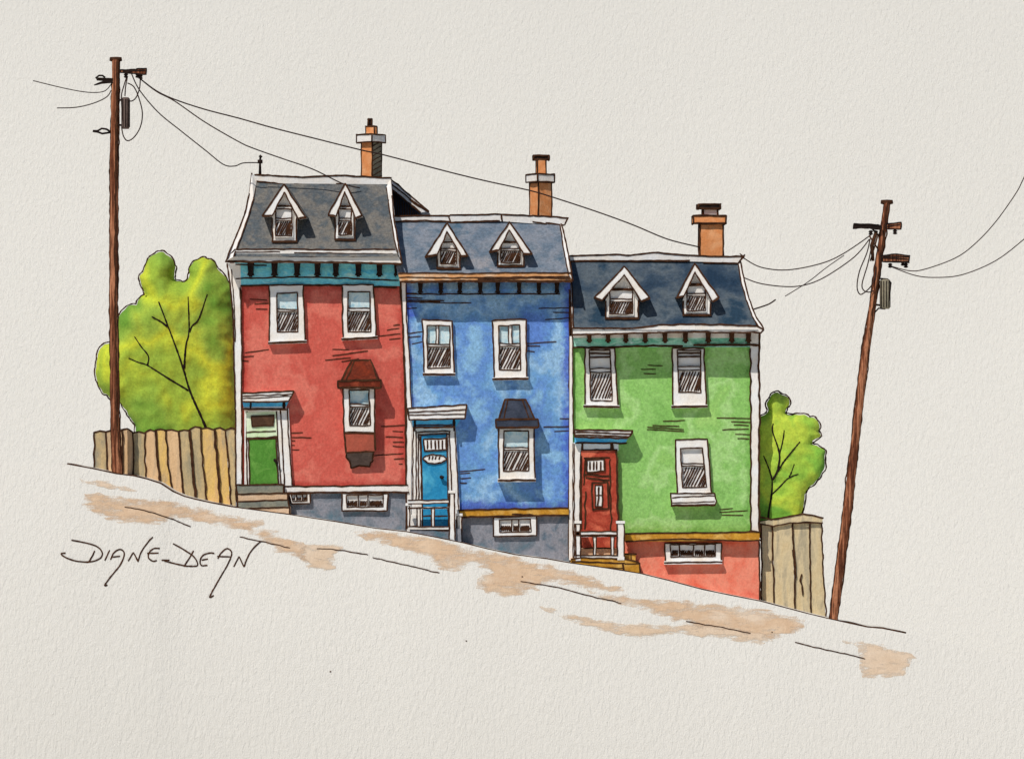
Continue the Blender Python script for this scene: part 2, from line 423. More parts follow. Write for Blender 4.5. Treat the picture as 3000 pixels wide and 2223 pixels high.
# sky: a tall pale wall of air far behind, leaning back
mb = MB(); vs = []; fs = []
W = [(-150, -70), (-138, -25), (-118, 5), (-90, 25), (-60, 34), (-40, 36), (0, 36), (40, 36), (60, 34), (90, 25), (118, 5), (138, -25), (150, -70)]
def cr(pts, k=8): return smooth([Vector(p) for p in pts], k)
Wc = cr(W)
zs = [-60, -30, 0, 30, 60, 100]
for p in Wc:
    for z in zs: vs.append((p.x * (1 + z * .0012), p.y + 40 + z * .364, z))
for i in range(len(Wc) - 1):
    for j in range(len(zs) - 1):
        k = len(zs); fs.append((i * k + j, (i + 1) * k + j, (i + 1) * k + j + 1, i * k + j + 1))
mb.add(vs, fs, 'sky', True)
tag(mb.build('sky'), kind='structure')

# ------------------------------------------------------------------ house pieces
def lerp2(a, b, t): return (a[0] + (b[0] - a[0]) * t, a[1] + (b[1] - a[1]) * t)
def at_py(a, b, py):
    t = (py - a[1]) / (b[1] - a[1]); return lerp2(a, b, t)
def inset(q, d):
    cx = sum(p[0] for p in q) / 4; cy = sum(p[1] for p in q) / 4
    return [(p[0] + (d if p[0] < cx else -d), p[1] + (d if p[1] < cy else -d)) for p in q]
def hatch(mb, q, y, dens=8.5, lean=.5, w=5.0, m='ink', dark=.3):
    """slanted pen hatching inside quad q (tl,tr,br,bl)"""
    h = q[3][1] - q[0][1]; wd = q[1][0] - q[0][0]
    x = -lean * h + 4
    while x < wd - 2:
        t0, t1 = 0.06, .94
        if x < 0: t0 = max(t0, -x / (lean * h))
        if x + lean * h > wd: t1 = min(t1, (wd - x) / (lean * h))
        if t1 - t0 > .15:
            xa, xb = q[3][0] + x + lean * h * t0, q[3][0] + x + lean * h * t1
            a = (max(xa, q[3][0] + 2), q[3][1] - h * t0); b = (min(xb, q[2][0] - 2), q[3][1] - h * t1)
            mb.ink([a, b], w * random.uniform(.85, 1.25), y, wob=.7, over=0, m=m)
        x += dens * random.uniform(.75, 1.2)
        if x > wd * (1 - dark): x -= dens * .3
def window(par, o, i, mid, y=0.0, top='glass_blue', bottom='glass_white', muntin=None, sill=.2, proud=.12, name='window', head=True, sillpx=9, casing='white', sillext=4, mids=8, lean=.5):
    f = MB(); f.ring(o, i, y - proud, y + .04, casing)
    yy = y - proud
    f.outline(o, 6, yy, skip=(2,)); f.outline(i, 5.2, yy, skip=())
    fr = f.build(name, par)
    s = MB(); ys = y - .05
    a, b = at_py(i[0], i[3], mid), at_py(i[1], i[2], mid)
    a2, b2 = at_py(i[0], i[3], mid + mids), at_py(i[1], i[2], mid + mids)
    s.prism([a, b, b2, a2], ys - .03, y, 'white'); s.ink([a, b], 4.6, ys - .03); s.ink([a2, b2], 4.2, ys - .03)
    if muntin:
        m0, m1 = muntin
        s.prism([(m0, i[0][1]), (m1, i[0][1]), (m1, mid), (m0, mid)], ys - .025, y, 'white')
        s.ink([(m0, i[0][1]), (m0, mid)], 4, ys - .025); s.ink([(m1, i[0][1]), (m1, mid)], 4, ys - .025)
    s.build('sash', fr)
    p = MB(); p.prism([i[0], i[1], b, a], ys + .02, y + .03, top)
    p.prism([a2, b2, i[2], i[3]], ys + .021, y + .03, bottom)
    if bottom == 'glass_white': hatch(p, [a2, b2, i[2], i[3]], ys + .02, lean=lean)
    p.build('pane', fr)
    if sill:
        k = MB(); l, r = o[3], o[2]
        q = [(l[0] - sillext, l[1] - 3), (r[0] + sillext, r[1] - 3), (r[0] + sillext, r[1] - 3 + sillpx), (l[0] - sillext, l[1] - 3 + sillpx)]
        k.prism(q, y - sill, y + .04, 'white'); k.ink([lerp2(q[0], q[3], .55), lerp2(q[1], q[2], .55)], sillpx * .95, y - sill, 'ink_black' if False else 'ink', wob=.6)
        k.build('sill', fr)
    return fr
def low_window(par, o, i, y=0.0, muntins=(), scrib=True):
    f = MB(); f.ring(o, i, y - .1, y + .04, 'white'); f.outline(o, 5.5, y - .1); f.outline(i, 4.5, y - .1)
    fr = f.build('basement_window', par)
    p = MB(); p.prism(i, y - .03, y + .03, 'glass_white')
    h = i[3][1] - i[0][1]
    q = [(i[0][0] + 3, i[0][1] + h * .42), (i[1][0] - 3, i[1][1] + h * .42), (i[2][0] - 3, i[2][1] - 3), (i[3][0] + 3, i[3][1] - 3)]
    hatch(p, q, y - .03, dens=5.5, w=5.5)
    p.ink([lerp2(q[3], q[0], .4), lerp2(q[2], q[1], .35)], h * .28, y - .03, wob=2)
    p.build('pane', fr)
    if muntins:
        for m in muntins:
            s = MB(); s.prism([(m - 3, i[0][1]), (m + 3, i[0][1]), (m + 3, i[2][1]), (m - 3, i[2][1])], y - .07, y, 'white')
            s.ink([(m, i[0][1]), (m, i[2][1])], 5, y - .07)
            s.build('muntin', fr)
    return fr
def dormer(par, apex, tl, tr, fl, fr_, body, glass, rail, roofy, roofmat, hdr):
    """tl/tr outer tips of the bargeboards, fl/fr_ their inner feet, body (x0,x1,bottom), glass (x0,x1,top,bottom)"""
    x0, x1, bt = body
    yf = roofy((x0 + x1) / 2, bt) - .06
    d = MB(); cx = apex[0]
    foot = max(fl[1], fr_[1]) - 6
    ia = (cx, apex[1] + 14)
    # front wall as a pentagon reaching under the boards
    poly = [(x0, bt), (x0, foot), ia, (x1, foot), (x1, bt)]
    d.prism(poly, yf, yf + 2.6, 'white')
    d.ink([(x0, foot + 4), (x0, bt)], 6, yf); d.ink([(x1, foot + 4), (x1, bt)], 6, yf); d.ink([(x0 - 2, bt - 1), (x1 + 2, bt - 1)], 9, yf - .02)
    dm = d.build('dormer', par)
    r = MB(); yb = yf - .22
    for tip, ft, sx in ((tl, fl, -1), (tr, fr_, 1)):
        inner = (cx, apex[1] + 24)
        q = [apex, inner, ft, tip]
        r.prism(q, yb, yf + 2.4, 'white')
        # slate laid on top of the board, running back into the main roof
        up = [(apex[0], apex[1] - 2.5), (tip[0] + sx * 2, tip[1] - 2.5), (tip[0], tip[1] + .5), (apex[0], apex[1] + .5)]
        r.prism(up, yb + .02, yf + 2.4, roofmat)
        r.ink([apex, tip], 6.5, yb); r.ink([inner, ft], 5.5, yb); r.ink([tip, ft], 8.5, yb)
    r.build('gable_roof', dm)
    g0, g1, gt, gb = glass
    s = MB(); ys = yf - .06
    o = [(g0 - 4, gt - 4), (g1 + 4, gt - 4), (g1 + 4, gb + 4), (g0 - 4, gb + 4)]; i = [(g0, gt), (g1, gt), (g1, gb), (g0, gb)]
    s.ring(o, i, ys, yf, 'white'); s.outline(i, 5, ys); s.ink([(g0 - 4, hdr), (g1 + 4, hdr)], 6, ys)
    s.prism([(g0, rail), (g1, rail), (g1, rail + 7), (g0, rail + 7)], ys + .01, yf, 'white'); s.ink([(g0, rail), (g1, rail)], 4.5, ys + .01); s.ink([(g0, rail + 7), (g1, rail + 7)], 3.8, ys + .01)
    s.build('sash', dm)
    p = MB(); p.prism([(g0, gt), (g1, gt), (g1, rail), (g0, rail)], yf - .02, yf + .02, 'glass_white')
    q = [(g0, rail + 7), (g1, rail + 7), (g1, gb), (g0, gb)]
    p.prism(q, yf - .021, yf + .02, 'glass_white'); hatch(p, q, yf - .02, dens=7, w=5.2)
    p.build('pane', dm)
    return dm
def hatches(mb, l, ox, oy, s, y=0.0, w=3.9):
    for a, b, c, d in l: mb.ink([(ox + a / s, oy + b / s), (ox + c / s, oy + d / s)], w, y, wob=.7)
def bracket(par, x, y0, y1, w, dep, y=0.0, m='ink_black'):
    b = MB()
    b.prism([(x - w / 2, y0), (x + w / 2, y0), (x + w / 2 - 2, y1 - 8), (x + w / 2 + 1, y1), (x - w / 2 - 1, y1), (x - w / 2 + 2, y1 - 8)], y - dep, y, m)
    # curved toe stepping back
    b.prism([(x - w / 3, y1 - 1), (x + w / 3, y1 - 1), (x + w / 4, y1 + 5), (x - w / 4, y1 + 5)], y - dep * .45, y, m)
    b.build('bracket', par)
def edges_box(mb, vs, r=.03, which=None):
    for a, b in which or ((0, 1), (1, 2), (3, 0), (4, 5), (5, 6), (7, 4), (0, 4), (1, 5), (3, 7), (2, 6)):
        mb.edge3(vs[a], vs[b], r)

def roof_fn(py_e, y_e, py_r, y_r):
    return lambda px, py: y_e + (y_r - y_e) * max(-.1, min(1.05, (py_e - py) / (py_e - py_r)))

def shell(name, px, py, label):
    e = empty(name, px, py); tag(e, label, 'house', 'attached houses stepping down the slope'); return e

# ================================================================== HOUSE 1 (red)
h = shell('row_house', 935, 1515, 'red clapboard row house with green door, highest of the three on the slope')
H1 = h; o = ORIG[h.name]
M['wall_red'] = wc('wall_red', [(192, 82, 70), (206, 102, 88), (196, 88, 76), (212, 116, 100), (200, 92, 80)], .55, grain=.18, dist=.1,
    edge=((708 - 1500) * .01 - o.x, (1187 - 1500) * .01 - o.x, (1111.5 - 1427) * .01 - o.z, (1111.5 - 836) * .01 - o.z, (178, 62, 52), .22))
mb = MB()
mb.prism([(704, 775), (1172, 775), (1178, 900), (1187, 1180), (1189, 1428), (704, 1428)], 0, 8, 'wall_red')
hatches(mb, [(310,180,430,190),(345,212,440,210),(355,250,430,250),(280,550,440,527),(265,578,335,573),(262,608,300,608),(885,525,995,530),(885,570,1125,538),(835,603,1005,585),(945,612,1065,592),
 (1305,360,1345,355),(1260,392,1345,382),(1200,437,1350,420),(1275,458,1350,450),(1220,1060,1385,1050),(1300,1092,1370,1095),(1250,1130,1370,1135),(1300,1168,1375,1168),(1300,1195,1375,1200),
 (1170,1262,1370,1245),(1310,1285,1375,1280),(1340,1318,1368,1318),(600,1105,675,1102),(600,1135,735,1138),(600,1160,625,1158),(600,1190,622,1190),(605,1220,650,1220)], 600, 800, 2.36)
mb.ink([(1172, 838), (1178, 900), (1187, 1180), (1189, 1424)], 6, 0)
mb.build('wall', h)
mb = MB(); mb.prism([(690, 1428), (1192, 1428), (1194, 1640), (692, 1600)], .02, 7.98, 'base_grey'); mb.ink([(1192, 1445), (1193, 1556)], 5.5, .02)
mb.build('foundation', h)
mb = MB(); mb.prism([(835, 1425), (1194, 1422), (1196, 1441), (835, 1444)], -.08, .1, 'white')
mb.ink([(835, 1425), (1194, 1421)], 6.5, -.08); mb.ink([(835, 1443), (1197, 1441)], 7.5, -.08); mb.build('base_board', h)
mb = MB(); c = [(666, 772), (704, 772), (708, 900), (710, 1300), (710, 1424), (692, 1424), (689, 1200), (681, 900)]
mb.prism(c, -.07, .3, 'white'); mb.outline([(706, 850), (707, 980), (709, 1300), (709, 1422)], 6, -.07, False); mb.outline([(666, 772), (681, 900), (689, 1200), (691, 1424), (693, 1470)], 6, -.07, False)
mb.outline([(678, 790), (686, 900), (690, 1000)], 4, -.07, False); mb.build('corner_board', h)
# frieze and cornice
mb = MB(); mb.prism([(688, 768), (1168, 768), (1171, 838), (704, 838)], -.06, .1, 'frieze_shade_blue')
mb.ink([(690, 816), (920, 812), (1168, 822)], 5.5, -.06); mb.ink([(704, 838), (900, 834), (1162, 842)], 7.5, -.06); mb.ink([(690, 775), (780, 776)], 5, -.06); mb.ink([(704, 842), (704, 880)], 6, -.06)
mb.build('frieze', h)
for x in (733, 803, 869, 929, 983, 1049, 1111, 1158): bracket(h, x, 770, 806, 17 if x < 1150 else 8, .42, -.06)
mb = MB(); c = [(689, 730), (1158, 732), (1176, 772), (660, 767)]
mb.prism(c, -.82, .2, 'white')
mb.outline([(689, 730), (1158, 732)], 6, -.82, False); mb.ink([(690, 739), (820, 738)], 4.5, -.82); mb.ink([(862, 740), (1150, 745)], 4.5, -.82)
mb.ink([(688, 750), (930, 752), (1156, 750)], 5, -.82); mb.ink([(660, 766), (900, 768), (1176, 773)], 8.5, -.82); mb.ink([(689, 730), (660, 767)], 5, -.82)
mb.build('cornice', h)
rf = roof_fn(732, -.72, 545, 1.15)
def roof_mesh(poly, rf, mat, ydeep=8):
    """roof slope as rows of quads so pen lines hug it; poly = list of (left,right) point pairs from ridge to eave"""
    m_ = MB(); vs = []; fs = []
    for l, r in poly:
        for q in (l, r):
            p = P(*q, rf(*q)); vs.append(p)
        for q in (r, l):
            p = P(*q, rf(*q)); vs.append(Vector((p.x, ydeep, p.z)))
    for i in range(len(poly) - 1):
        for k in range(4):
            l = (k + 1) % 4; fs.append((i * 4 + k, i * 4 + l, i * 4 + 4 + l, i * 4 + 4 + k))
    fs += [(0, 1, 2, 3), tuple(len(poly) * 4 - 4 + k for k in range(4))]
    m_.add(vs, fs, mat); return m_
mb = roof_mesh([((748, 525), (1136, 528)), ((738, 570), (1140, 570)), ((724, 625), (1148, 640)), ((705, 690), (1156, 700)), ((685, 752), (1166, 752))], rf, 'roof_1', 7.9)
mb.build('roof', h)
def rake(par, outer, inner, rf, y_off=.05, w=6, side=-1, deep=.6):
    m_ = MB(); n = len(outer); fn = lambda a, b: rf(a, b) - y_off
    for k in range(n - 1):
        m_.prism([outer[k], inner[k], inner[k + 1], outer[k + 1]], fn, 1.4 if k < n else 1, 'white')
    m_.outline(outer, w, fn, False, wob=.8); m_.outline(inner, w * .8, fn, False, wob=.8); return m_.build('rake_board', par)
rake(h, [(738, 508), (730, 570), (716, 630), (688, 700), (661, 766)], [(752, 530), (742, 580), (727, 635), (706, 695), (684, 752)], rf)
rake(h, [(1145, 522), (1149, 580), (1154, 640), (1166, 710), (1178, 772)], [(1132, 548), (1138, 590), (1146, 645), (1155, 700), (1165, 740)], rf)
mb = MB(); yr = rf(0, 535) - .1
mb.prism([(745, 512), (800, 515), (883, 518), (992, 514), (1145, 522), (1136, 550), (960, 541), (832, 540), (752, 531)], yr, yr + .4, 'white')
mb.outline([(745, 512), (800, 515), (883, 519), (992, 514), (1146, 522)], 6.5, yr, False); mb.outline([(752, 531), (800, 536), (845, 542)], 5.5, yr, False); mb.outline([(862, 538), (920, 542), (965, 541)], 5.5, yr, False); mb.ink([(985, 539), (1134, 551)], 6, yr)
mb.build('ridge_cap', h)
mb = MB(); mb.tube([P(762, 520, yr + .2), P(762, 480, yr + .2), P(763, 455, yr + .2)], [.05, .035, .03], 'ink_black'); mb.tube([P(755, 474, yr + .2), P(769, 474, yr + .2)], .06, 'ink_black'); mb.tube([P(761, 462, yr + .2), P(766, 456, yr + .2)], .05, 'ink_black'); mb.build('vent_pipe', h)
dormer(h, (832, 540), (767, 633), (896, 636), (796, 632), (874, 641), (798, 868, 709), (808, 855, 612, 691), 640, rf, 'roof_1', 604)
dormer(h, (1010, 538), (961, 630), (1061, 632), (984, 633), (1042, 639), (982, 1040, 703), (992, 1030, 612, 688), 640, rf, 'roof_1', 604)
# chimney seen on its corner
def chimney(par, parts, y):
    """parts: list of (kind, px, a, b, ang, py0, py1, mat)"""
    base = None
    for nm, px, a, b, ang, p0, p1, mt, r in parts:
        m_ = MB(); v = m_.rotbox(px, y, a, b, ang, p0, p1, mt)
        if r: edges_box(m_, v, r)
        if nm == 'chimney' and ang == -39:      # right flank painted grey for its shade, with pen hatching
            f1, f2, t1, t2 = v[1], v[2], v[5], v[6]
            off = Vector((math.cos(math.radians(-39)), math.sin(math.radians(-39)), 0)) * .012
            m_.add([f1 + off, f2 + off, t2 + off, t1 + off], [(0, 1, 2, 3)], 'chimney_shade_transformer_grey')
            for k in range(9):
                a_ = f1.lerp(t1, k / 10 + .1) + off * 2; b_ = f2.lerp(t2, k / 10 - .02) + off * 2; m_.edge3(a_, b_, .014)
        if nm == 'chimney': base = m_.build(nm, par)
        else: m_.build(nm, base)
chimney(h, [('chimney', 1088, .43, .42, -39, 416, 560, 'chimney', .024), ('chimney_cap', 1087, .62, .62, -39, 396, 419, 'white', .026), ('chimney_pot', 1088, .28, .22, -20, 371, 398, 'chimney', .024), ('cowl', 1084, .10, .10, 10, 350, 372, 'ink_black', .03)], 2.6)
# rear wing: roof falling away to the right behind the blue house
mb = MB()
mb.prism([(1140, 548), (1226, 622), (1235, 650), (1140, 650)], 4.2, 7.6, 'bay_dark')  # side wall coloured dark to show it in shade
for k in range(11):
    x = 1150 + k * 7; yt = 556 + (x - 1140) * .86; mb.ink([(x, yt), (x + 1, 640)], 4, 4.2, wob=.5)
rw = mb.build('rear_wing', h)
mb = MB(); q = [(1139, 520), (1256, 619), (1232, 623), (1139, 548)]
mb.prism(q, 3.9, 7.7, 'white'); mb.ink([(1139, 520), (1256, 619)], 6, 3.9); mb.ink([(1139, 533), (1250, 621)], 5, 3.9); mb.ink([(1200, 584), (1256, 622)], 9, 3.9); mb.ink([(1139, 548), (1232, 623)], 7, 3.9)
mb.build('wing_rake', rw)
# windows
window(h, [(788, 836), (888, 834), (894, 999), (790, 1003)], [(812, 859), (871, 857), (873, 972), (812, 972)], 905)
window(h, [(1002, 836), (1094, 834), (1102, 987), (1005, 992)], [(1019, 855), (1083, 855), (1087, 972), (1019, 972)], 903)
low_window(h, [(1002, 1445), (1136, 1445), (1134, 1495), (1002, 1497)], [(1015, 1450), (1123, 1450), (1122, 1484), (1016, 1486)], .02, (1050, 1078))
low_window(h, [(846, 1445), (908, 1445), (908, 1473), (852, 1474)], [(851, 1447), (900, 1447), (899, 1466), (858, 1468)], .02, (868, 886))
def bay(par, top, ledge, body, inner, mid, roofm, apron=None, tmat='glass_blue', dep=.42):
    """projecting box window: hipped roof, moulded ledge, sash, apron"""
    b = MB(); tl, tr, br, bl = body
    b.ring(body, inner, -dep, .04, 'white'); b.outline(body, 6, -dep, skip=(0,)); b.outline(inner, 5.2, -dep)
    w_ = b.build('bay_window', par)
    r = MB(); (a, b_), (c, d) = top, (ledge[0], ledge[1])
    # hipped roof: top edge against the wall, bottom edge out over the ledge
    A_, B_ = P(*top[0], -.1), P(*top[1], -.1); C_, D_ = P(*ledge[1], -dep - .14), P(*ledge[0], -dep - .14)
    r.add([A_, B_, C_, D_, Vector((A_.x, .05, A_.z)), Vector((B_.x, .05, B_.z)), Vector((C_.x, .05, C_.z)), Vector((D_.x, .05, D_.z))],
          [(0, 1, 2, 3), (4, 5, 1, 0), (1, 5, 6, 2), (3, 7, 4, 0), (3, 2, 6, 7)], roofm)
    sf = lambda px, py: -.1 + (-dep - .04) * max(0, min(1, (py - top[0][1]) / (ledge[0][1] - top[0][1])))
    r.outline([top[0], top[1]], 7, sf, False); r.ink([top[0], ledge[0]], 6.5, sf); r.ink([top[1], ledge[1]], 6.5, sf)
    r.ink([lerp2(top[0], top[1], .15), lerp2(ledge[0], ledge[1], .14)], 5, sf); r.ink([lerp2(top[0], top[1], .82), lerp2(ledge[0], ledge[1], .86)], 5, sf)
    r.build('bay_roof', w_)
    l = MB(); q = [(ledge[0][0] - 8, ledge[0][1] - 1), (ledge[1][0] + 10, ledge[1][1] - 1), (ledge[1][0] + 10, ledge[2]), (ledge[0][0] - 8, ledge[2])]
    l.prism(q, -dep - .2, .05, roofm); l.ink([q[0], q[1]], 8, -dep - .2); l.ink([q[3], q[2]], 9, -dep - .2); l.ink([q[0], q[3]], 6, -dep - .2); l.ink([q[1], q[2]], 6, -dep - .2)
    l.build('bay_ledge', w_)
    s = MB(); a, b_ = at_py(inner[0], inner[3], mid), at_py(inner[1], inner[2], mid); a2, b2 = at_py(inner[0], inner[3], mid + 8), at_py(inner[1], inner[2], mid + 8)
    s.prism([a, b_, b2, a2], -dep + .05, 0, 'white'); s.ink([a, b_], 5, -dep + .05); s.ink([a2, b2], 4.5, -dep + .05); s.build('sash', w_)
    p = MB(); p.prism([inner[0], inner[1], b_, a], -dep + .09, .02, tmat); q = [a2, b2, inner[2], inner[3]]
    p.prism(q, -dep + .091, .02, 'glass_white'); hatch(p, q, -dep + .09); p.build('pane', w_)
    return w_
bw = bay(h, [(1030, 1056), (1087, 1054)], [(998, 1116), (1106, 1114), 1136], [(1005, 1137), (1098, 1137), (1098, 1268), (1008, 1268)], [(1024, 1143), (1081, 1143), (1084, 1245), (1024, 1247)], 1184, 'bay_brown')
mb = MB(); mb.prism([(1010, 1268), (1098, 1268), (1099, 1322), (1012, 1326)], -.42, .04, 'apron'); mb.ink([(1007, 1268), (1100, 1268)], 9, -.42); mb.ink([(1011, 1270), (1013, 1326)], 6.5, -.42); mb.ink([(1097, 1270), (1100, 1318)], 7.5, -.42); mb.ink([(1013, 1326), (1097, 1323)], 6.5, -.42); mb.build('apron', bw)
mb = MB(); fn = lambda a, b: -.40 + .3 * (b - 1326) / 44
mb.prism([(1013, 1327), (1094, 1325), (1091, 1345), (1085, 1354), (1083, 1368), (1052, 1364), (1027, 1370), (1025, 1352), (1014, 1340)], fn, .04, 'corbel')
mb.outline([(1013, 1330), (1014, 1340), (1025, 1352), (1027, 1370), (1052, 1364), (1083, 1368), (1086, 1354), (1092, 1345), (1094, 1327)], 6.5, fn, False); mb.build('corbel', bw)
# door surround
mb = MB(); mb.prism([(716, 1196), (846, 1196), (856, 1422), (716, 1422)], -.1, .05, 'white')
for a, b in (((722, 1205), (724, 1422)), ((728, 1280), (731, 1420)), ((810, 1205), (822, 1420)), ((821, 1200), (834, 1424)), ((841, 1195), (855, 1420))): mb.ink([a, b], 5, -.1)
mb.build('door_surround', h)
mb = MB(); mb.prism([(710, 1175), (846, 1172), (838, 1190), (714, 1192)], -.3, .05, 'hood_shade_blue'); mb.prism([(714, 1192), (838, 1190), (838, 1199), (714, 1201)], -.28, .05, 'white'); mb.ink([(710, 1199), (840, 1198)], 8, -.3); mb.ink([(735, 1180), (734, 1196)], 7, -.3, m='ink_black'); mb.ink([(832, 1178), (832, 1196)], 12, -.3, m='ink_black')
q = [(706, 1152), (861, 1145), (855, 1158), (846, 1175), (708, 1177)]
mb.prism(q, -.44, .05, 'white'); mb.outline(q, 6.5, -.44); mb.ink([(708, 1161), (856, 1153)], 5, -.44); mb.ink([(708, 1168), (852, 1160)], 4.5, -.44); mb.build('door_hood', h)
mb = MB(); mb.prism([(721, 1208), (808, 1206), (812, 1283), (723, 1285)], -.13, .0, 'mint'); mb.prism([(736, 1219), (801, 1215), (801, 1247), (738, 1250)], -.155, 0, 'glass_dark')
mb.outline([(736, 1219), (801, 1215), (801, 1247), (738, 1250)], 5.5, -.155); mb.ink([(722, 1266), (808, 1263)], 5, -.13); mb.ink([(722, 1284), (812, 1280)], 9, -.13); mb.build('transom', h)
mb = MB(); dq = [(728, 1286), (808, 1284), (815, 1418), (732, 1420)]
mb.prism(dq, -.13, .0, 'door_green'); mb.outline(dq, 5.5, -.13); dr = mb.build('door', h)
mb = MB(); mb.tube([P(806, 1349, -.14), P(806, 1349, -.24), P(806, 1350, -.26)], [.035, .05, .03], 'ink_black'); mb.tube([P(803, 1344, -.25), P(813, 1358, -.25)], .035, 'ink_black'); mb.build('door_knob', dr)
mb = MB()
for q, y0, mt in (([(693, 1420), (831, 1419), (831, 1446), (694, 1447)], -.2, 'step_grey'), ([(694, 1447), (842, 1444), (843, 1466), (695, 1469)], -.36, 'tan'), ([(695, 1469), (843, 1465), (846, 1486), (696, 1490)], -.5, 'step_grey'), ([(700, 1490), (848, 1485), (850, 1540), (700, 1530)], -.62, 'tan')):
    mb.prism(q, y0, .05, mt); mb.ink([q[0], q[1]], 6, y0); mb.ink([q[1], q[2]], 5.5, y0); mb.ink([q[0], q[3]], 5.5, y0)
mb.build('steps', h)

# ================================================================== HOUSE 2 (blue)
h = shell('row_house', 1430, 1610, 'blue row house with turquoise door, between the red and the green house')
Y2 = .03; o = ORIG[h.name]
M['wall_blue'] = wc('wall_blue', [(92, 130, 200), (102, 148, 202), (146, 184, 216), (108, 156, 202), (98, 140, 202), (132, 176, 212)], .55, grain=.26, dist=.1,
    edge=((1190 - 1500) * .01 - o.x, (1668 - 1500) * .01 - o.x, (1111.5 - 1492) * .01 - o.z, (1111.5 - 780) * .01 - o.z, (58, 78, 184), .3))
mb = MB(); mb.prism([(1186, 824), (1668, 824), (1668, 1150), (1666, 1492), (1200, 1496)], Y2, 8.02, 'wall_blue')
hatches(mb, [(230,1265,330,1265),(230,1300,380,1305),(230,1335,520,1335),(250,1388,330,1382),(1320,1388,1565,1382),(1435,1420,1565,1420),(1370,1478,1570,1465)], 1100, 400, 2.754, Y2)
hatches(mb, [(190,172,300,158),(195,198,290,188),(235,238,300,225),(970,235,1165,222),(975,250,1060,250),(980,285,1025,287),(1190,718,1265,718),(1085,770,1265,770),(1155,800,1260,797),(545,1060,705,1045),(545,1075,610,1070),(545,1105,615,1100),(545,1135,590,1135)], 1100, 900, 2.203, Y2)
mb.ink([(1668, 830), (1669, 1150), (1666, 1560), (1666, 1636)], 6, Y2)
mb.build('wall', h)
mb = MB(); mb.prism([(1200, 1496), (1668, 1493), (1668, 1720), (1200, 1660)], Y2 + .02, 8.0, 'base_grey'); mb.build('foundation', h)
mb = MB(); q = [(1343, 1493), (1666, 1488), (1666, 1508), (1345, 1514)]; mb.prism(q, -.1, .1, 'ochre'); mb.ink([q[0], q[1]], 6.5, -.1); mb.ink([q[3], q[2]], 7, -.1); mb.ink([(1500, 1506), (1560, 1508)], 4.5, -.1); mb.build('base_board', h)
mb = MB(); c = [(1174, 826), (1189, 830), (1200, 1080), (1206, 1190), (1204, 1400), (1204, 1552), (1190, 1552), (1189, 1180), (1180, 950)]
mb.prism(c, -.06, .3, 'white'); mb.outline([(1189, 832), (1193, 960), (1201, 1080), (1206, 1192)], 4.5, -.06, False); mb.outline([(1174, 826), (1180, 950), (1190, 1180), (1190, 1552)], 6, -.06, False); mb.build('corner_board', h)
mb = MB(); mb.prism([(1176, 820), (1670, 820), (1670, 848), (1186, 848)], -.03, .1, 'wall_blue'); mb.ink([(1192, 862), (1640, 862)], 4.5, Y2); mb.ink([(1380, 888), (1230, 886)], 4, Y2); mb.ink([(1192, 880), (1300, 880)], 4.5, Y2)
mb.build('frieze', h)
for x in (1231, 1291, 1347, 1407, 1458, 1521, 1579, 1632): bracket(h, x, 828, 857, 14, .4, -.02)
mb = MB(); q = [(1166, 801), (1674, 799), (1676, 824), (1172, 826)]; mb.prism(q, -.78, .2, 'fascia_orange')
mb.ink([q[0], q[1]], 5.5, -.78); mb.ink([(1170, 812), (1350, 814), (1672, 810)], 4.5, -.78); mb.ink([(1400, 818), (1600, 813), (1670, 816)], 7, -.78); mb.ink([(1172, 826), (1420, 824), (1676, 824)], 9.5, -.78, m='ink'); mb.ink([q[1], q[2]], 5, -.78)
mb.build('cornice', h)
rf = roof_fn(800, -.7, 655, 1.1)
mb = roof_mesh([((1140, 640), (1644, 650)), ((1145, 700), (1652, 700)), ((1154, 755), (1661, 755)), ((1166, 804), (1670, 804))], rf, 'roof_2', 7.95); mb.build('roof', h)
rake(h, [(1645, 655), (1654, 690), (1666, 750), (1678, 822)], [(1640, 658), (1646, 700), (1656, 755), (1666, 804)], rf)
mb = MB(); yr = rf(0, 650) - .12
mb.prism([(1154, 632), (1318, 631), (1463, 628), (1560, 630), (1665, 638), (1655, 660), (1560, 655), (1463, 648), (1318, 650), (1156, 649)], yr, yr + .4, 'white')
mb.outline([(1154, 633), (1318, 631), (1466, 628), (1560, 631), (1665, 638), (1655, 659)], 6.5, yr, False); mb.outline([(1156, 648), (1240, 646), (1318, 650), (1463, 649)], 6.5, yr, False); mb.ink([(1560, 650), (1600, 655)], 5.5, yr); mb.ink([(1600, 653), (1652, 660)], 6.5, yr)
mb.ink([(1314, 636), (1320, 650)], 6, yr); mb.ink([(1468, 630), (1472, 648)], 7, yr); mb.build('ridge_cap', h)
dormer(h, (1309, 654), (1245, 754), (1372, 750), (1281, 746), (1350, 750), (1281, 1347, 788), (1292, 1336, 709, 774), 728, rf, 'roof_2', 709)
dormer(h, (1492, 650), (1434, 739), (1559, 744), (1462, 733), (1534, 743), (1458, 1534, 781), (1468, 1523, 711, 770), 728, rf, 'roof_2', 709)
chimney(h, [('chimney', 1584, .48, .47, 33, 536, 680, 'chimney', .026), ('chimney_cap', 1583, .62, .62, 33, 512, 535, 'white', .028), ('chimney_pot', 1585, .26, .22, 10, 467, 513, 'chimney', .026), ('cowl', 1585, .46, .14, 4, 457, 469, 'ink_black', .034)], 2.6)
window(h, [(1237, 936), (1325, 940), (1330, 1095), (1243, 1095)], [(1251, 954), (1316, 954), (1320, 1077), (1253, 1077)], 1008, Y2, muntin=(1276, 1285))
window(h, [(1443, 939), (1540, 935), (1544, 1107), (1447, 1109)], [(1461, 954), (1522, 952), (1525, 1084), (1463, 1084)], 1006, Y2, muntin=(1490, 1499))
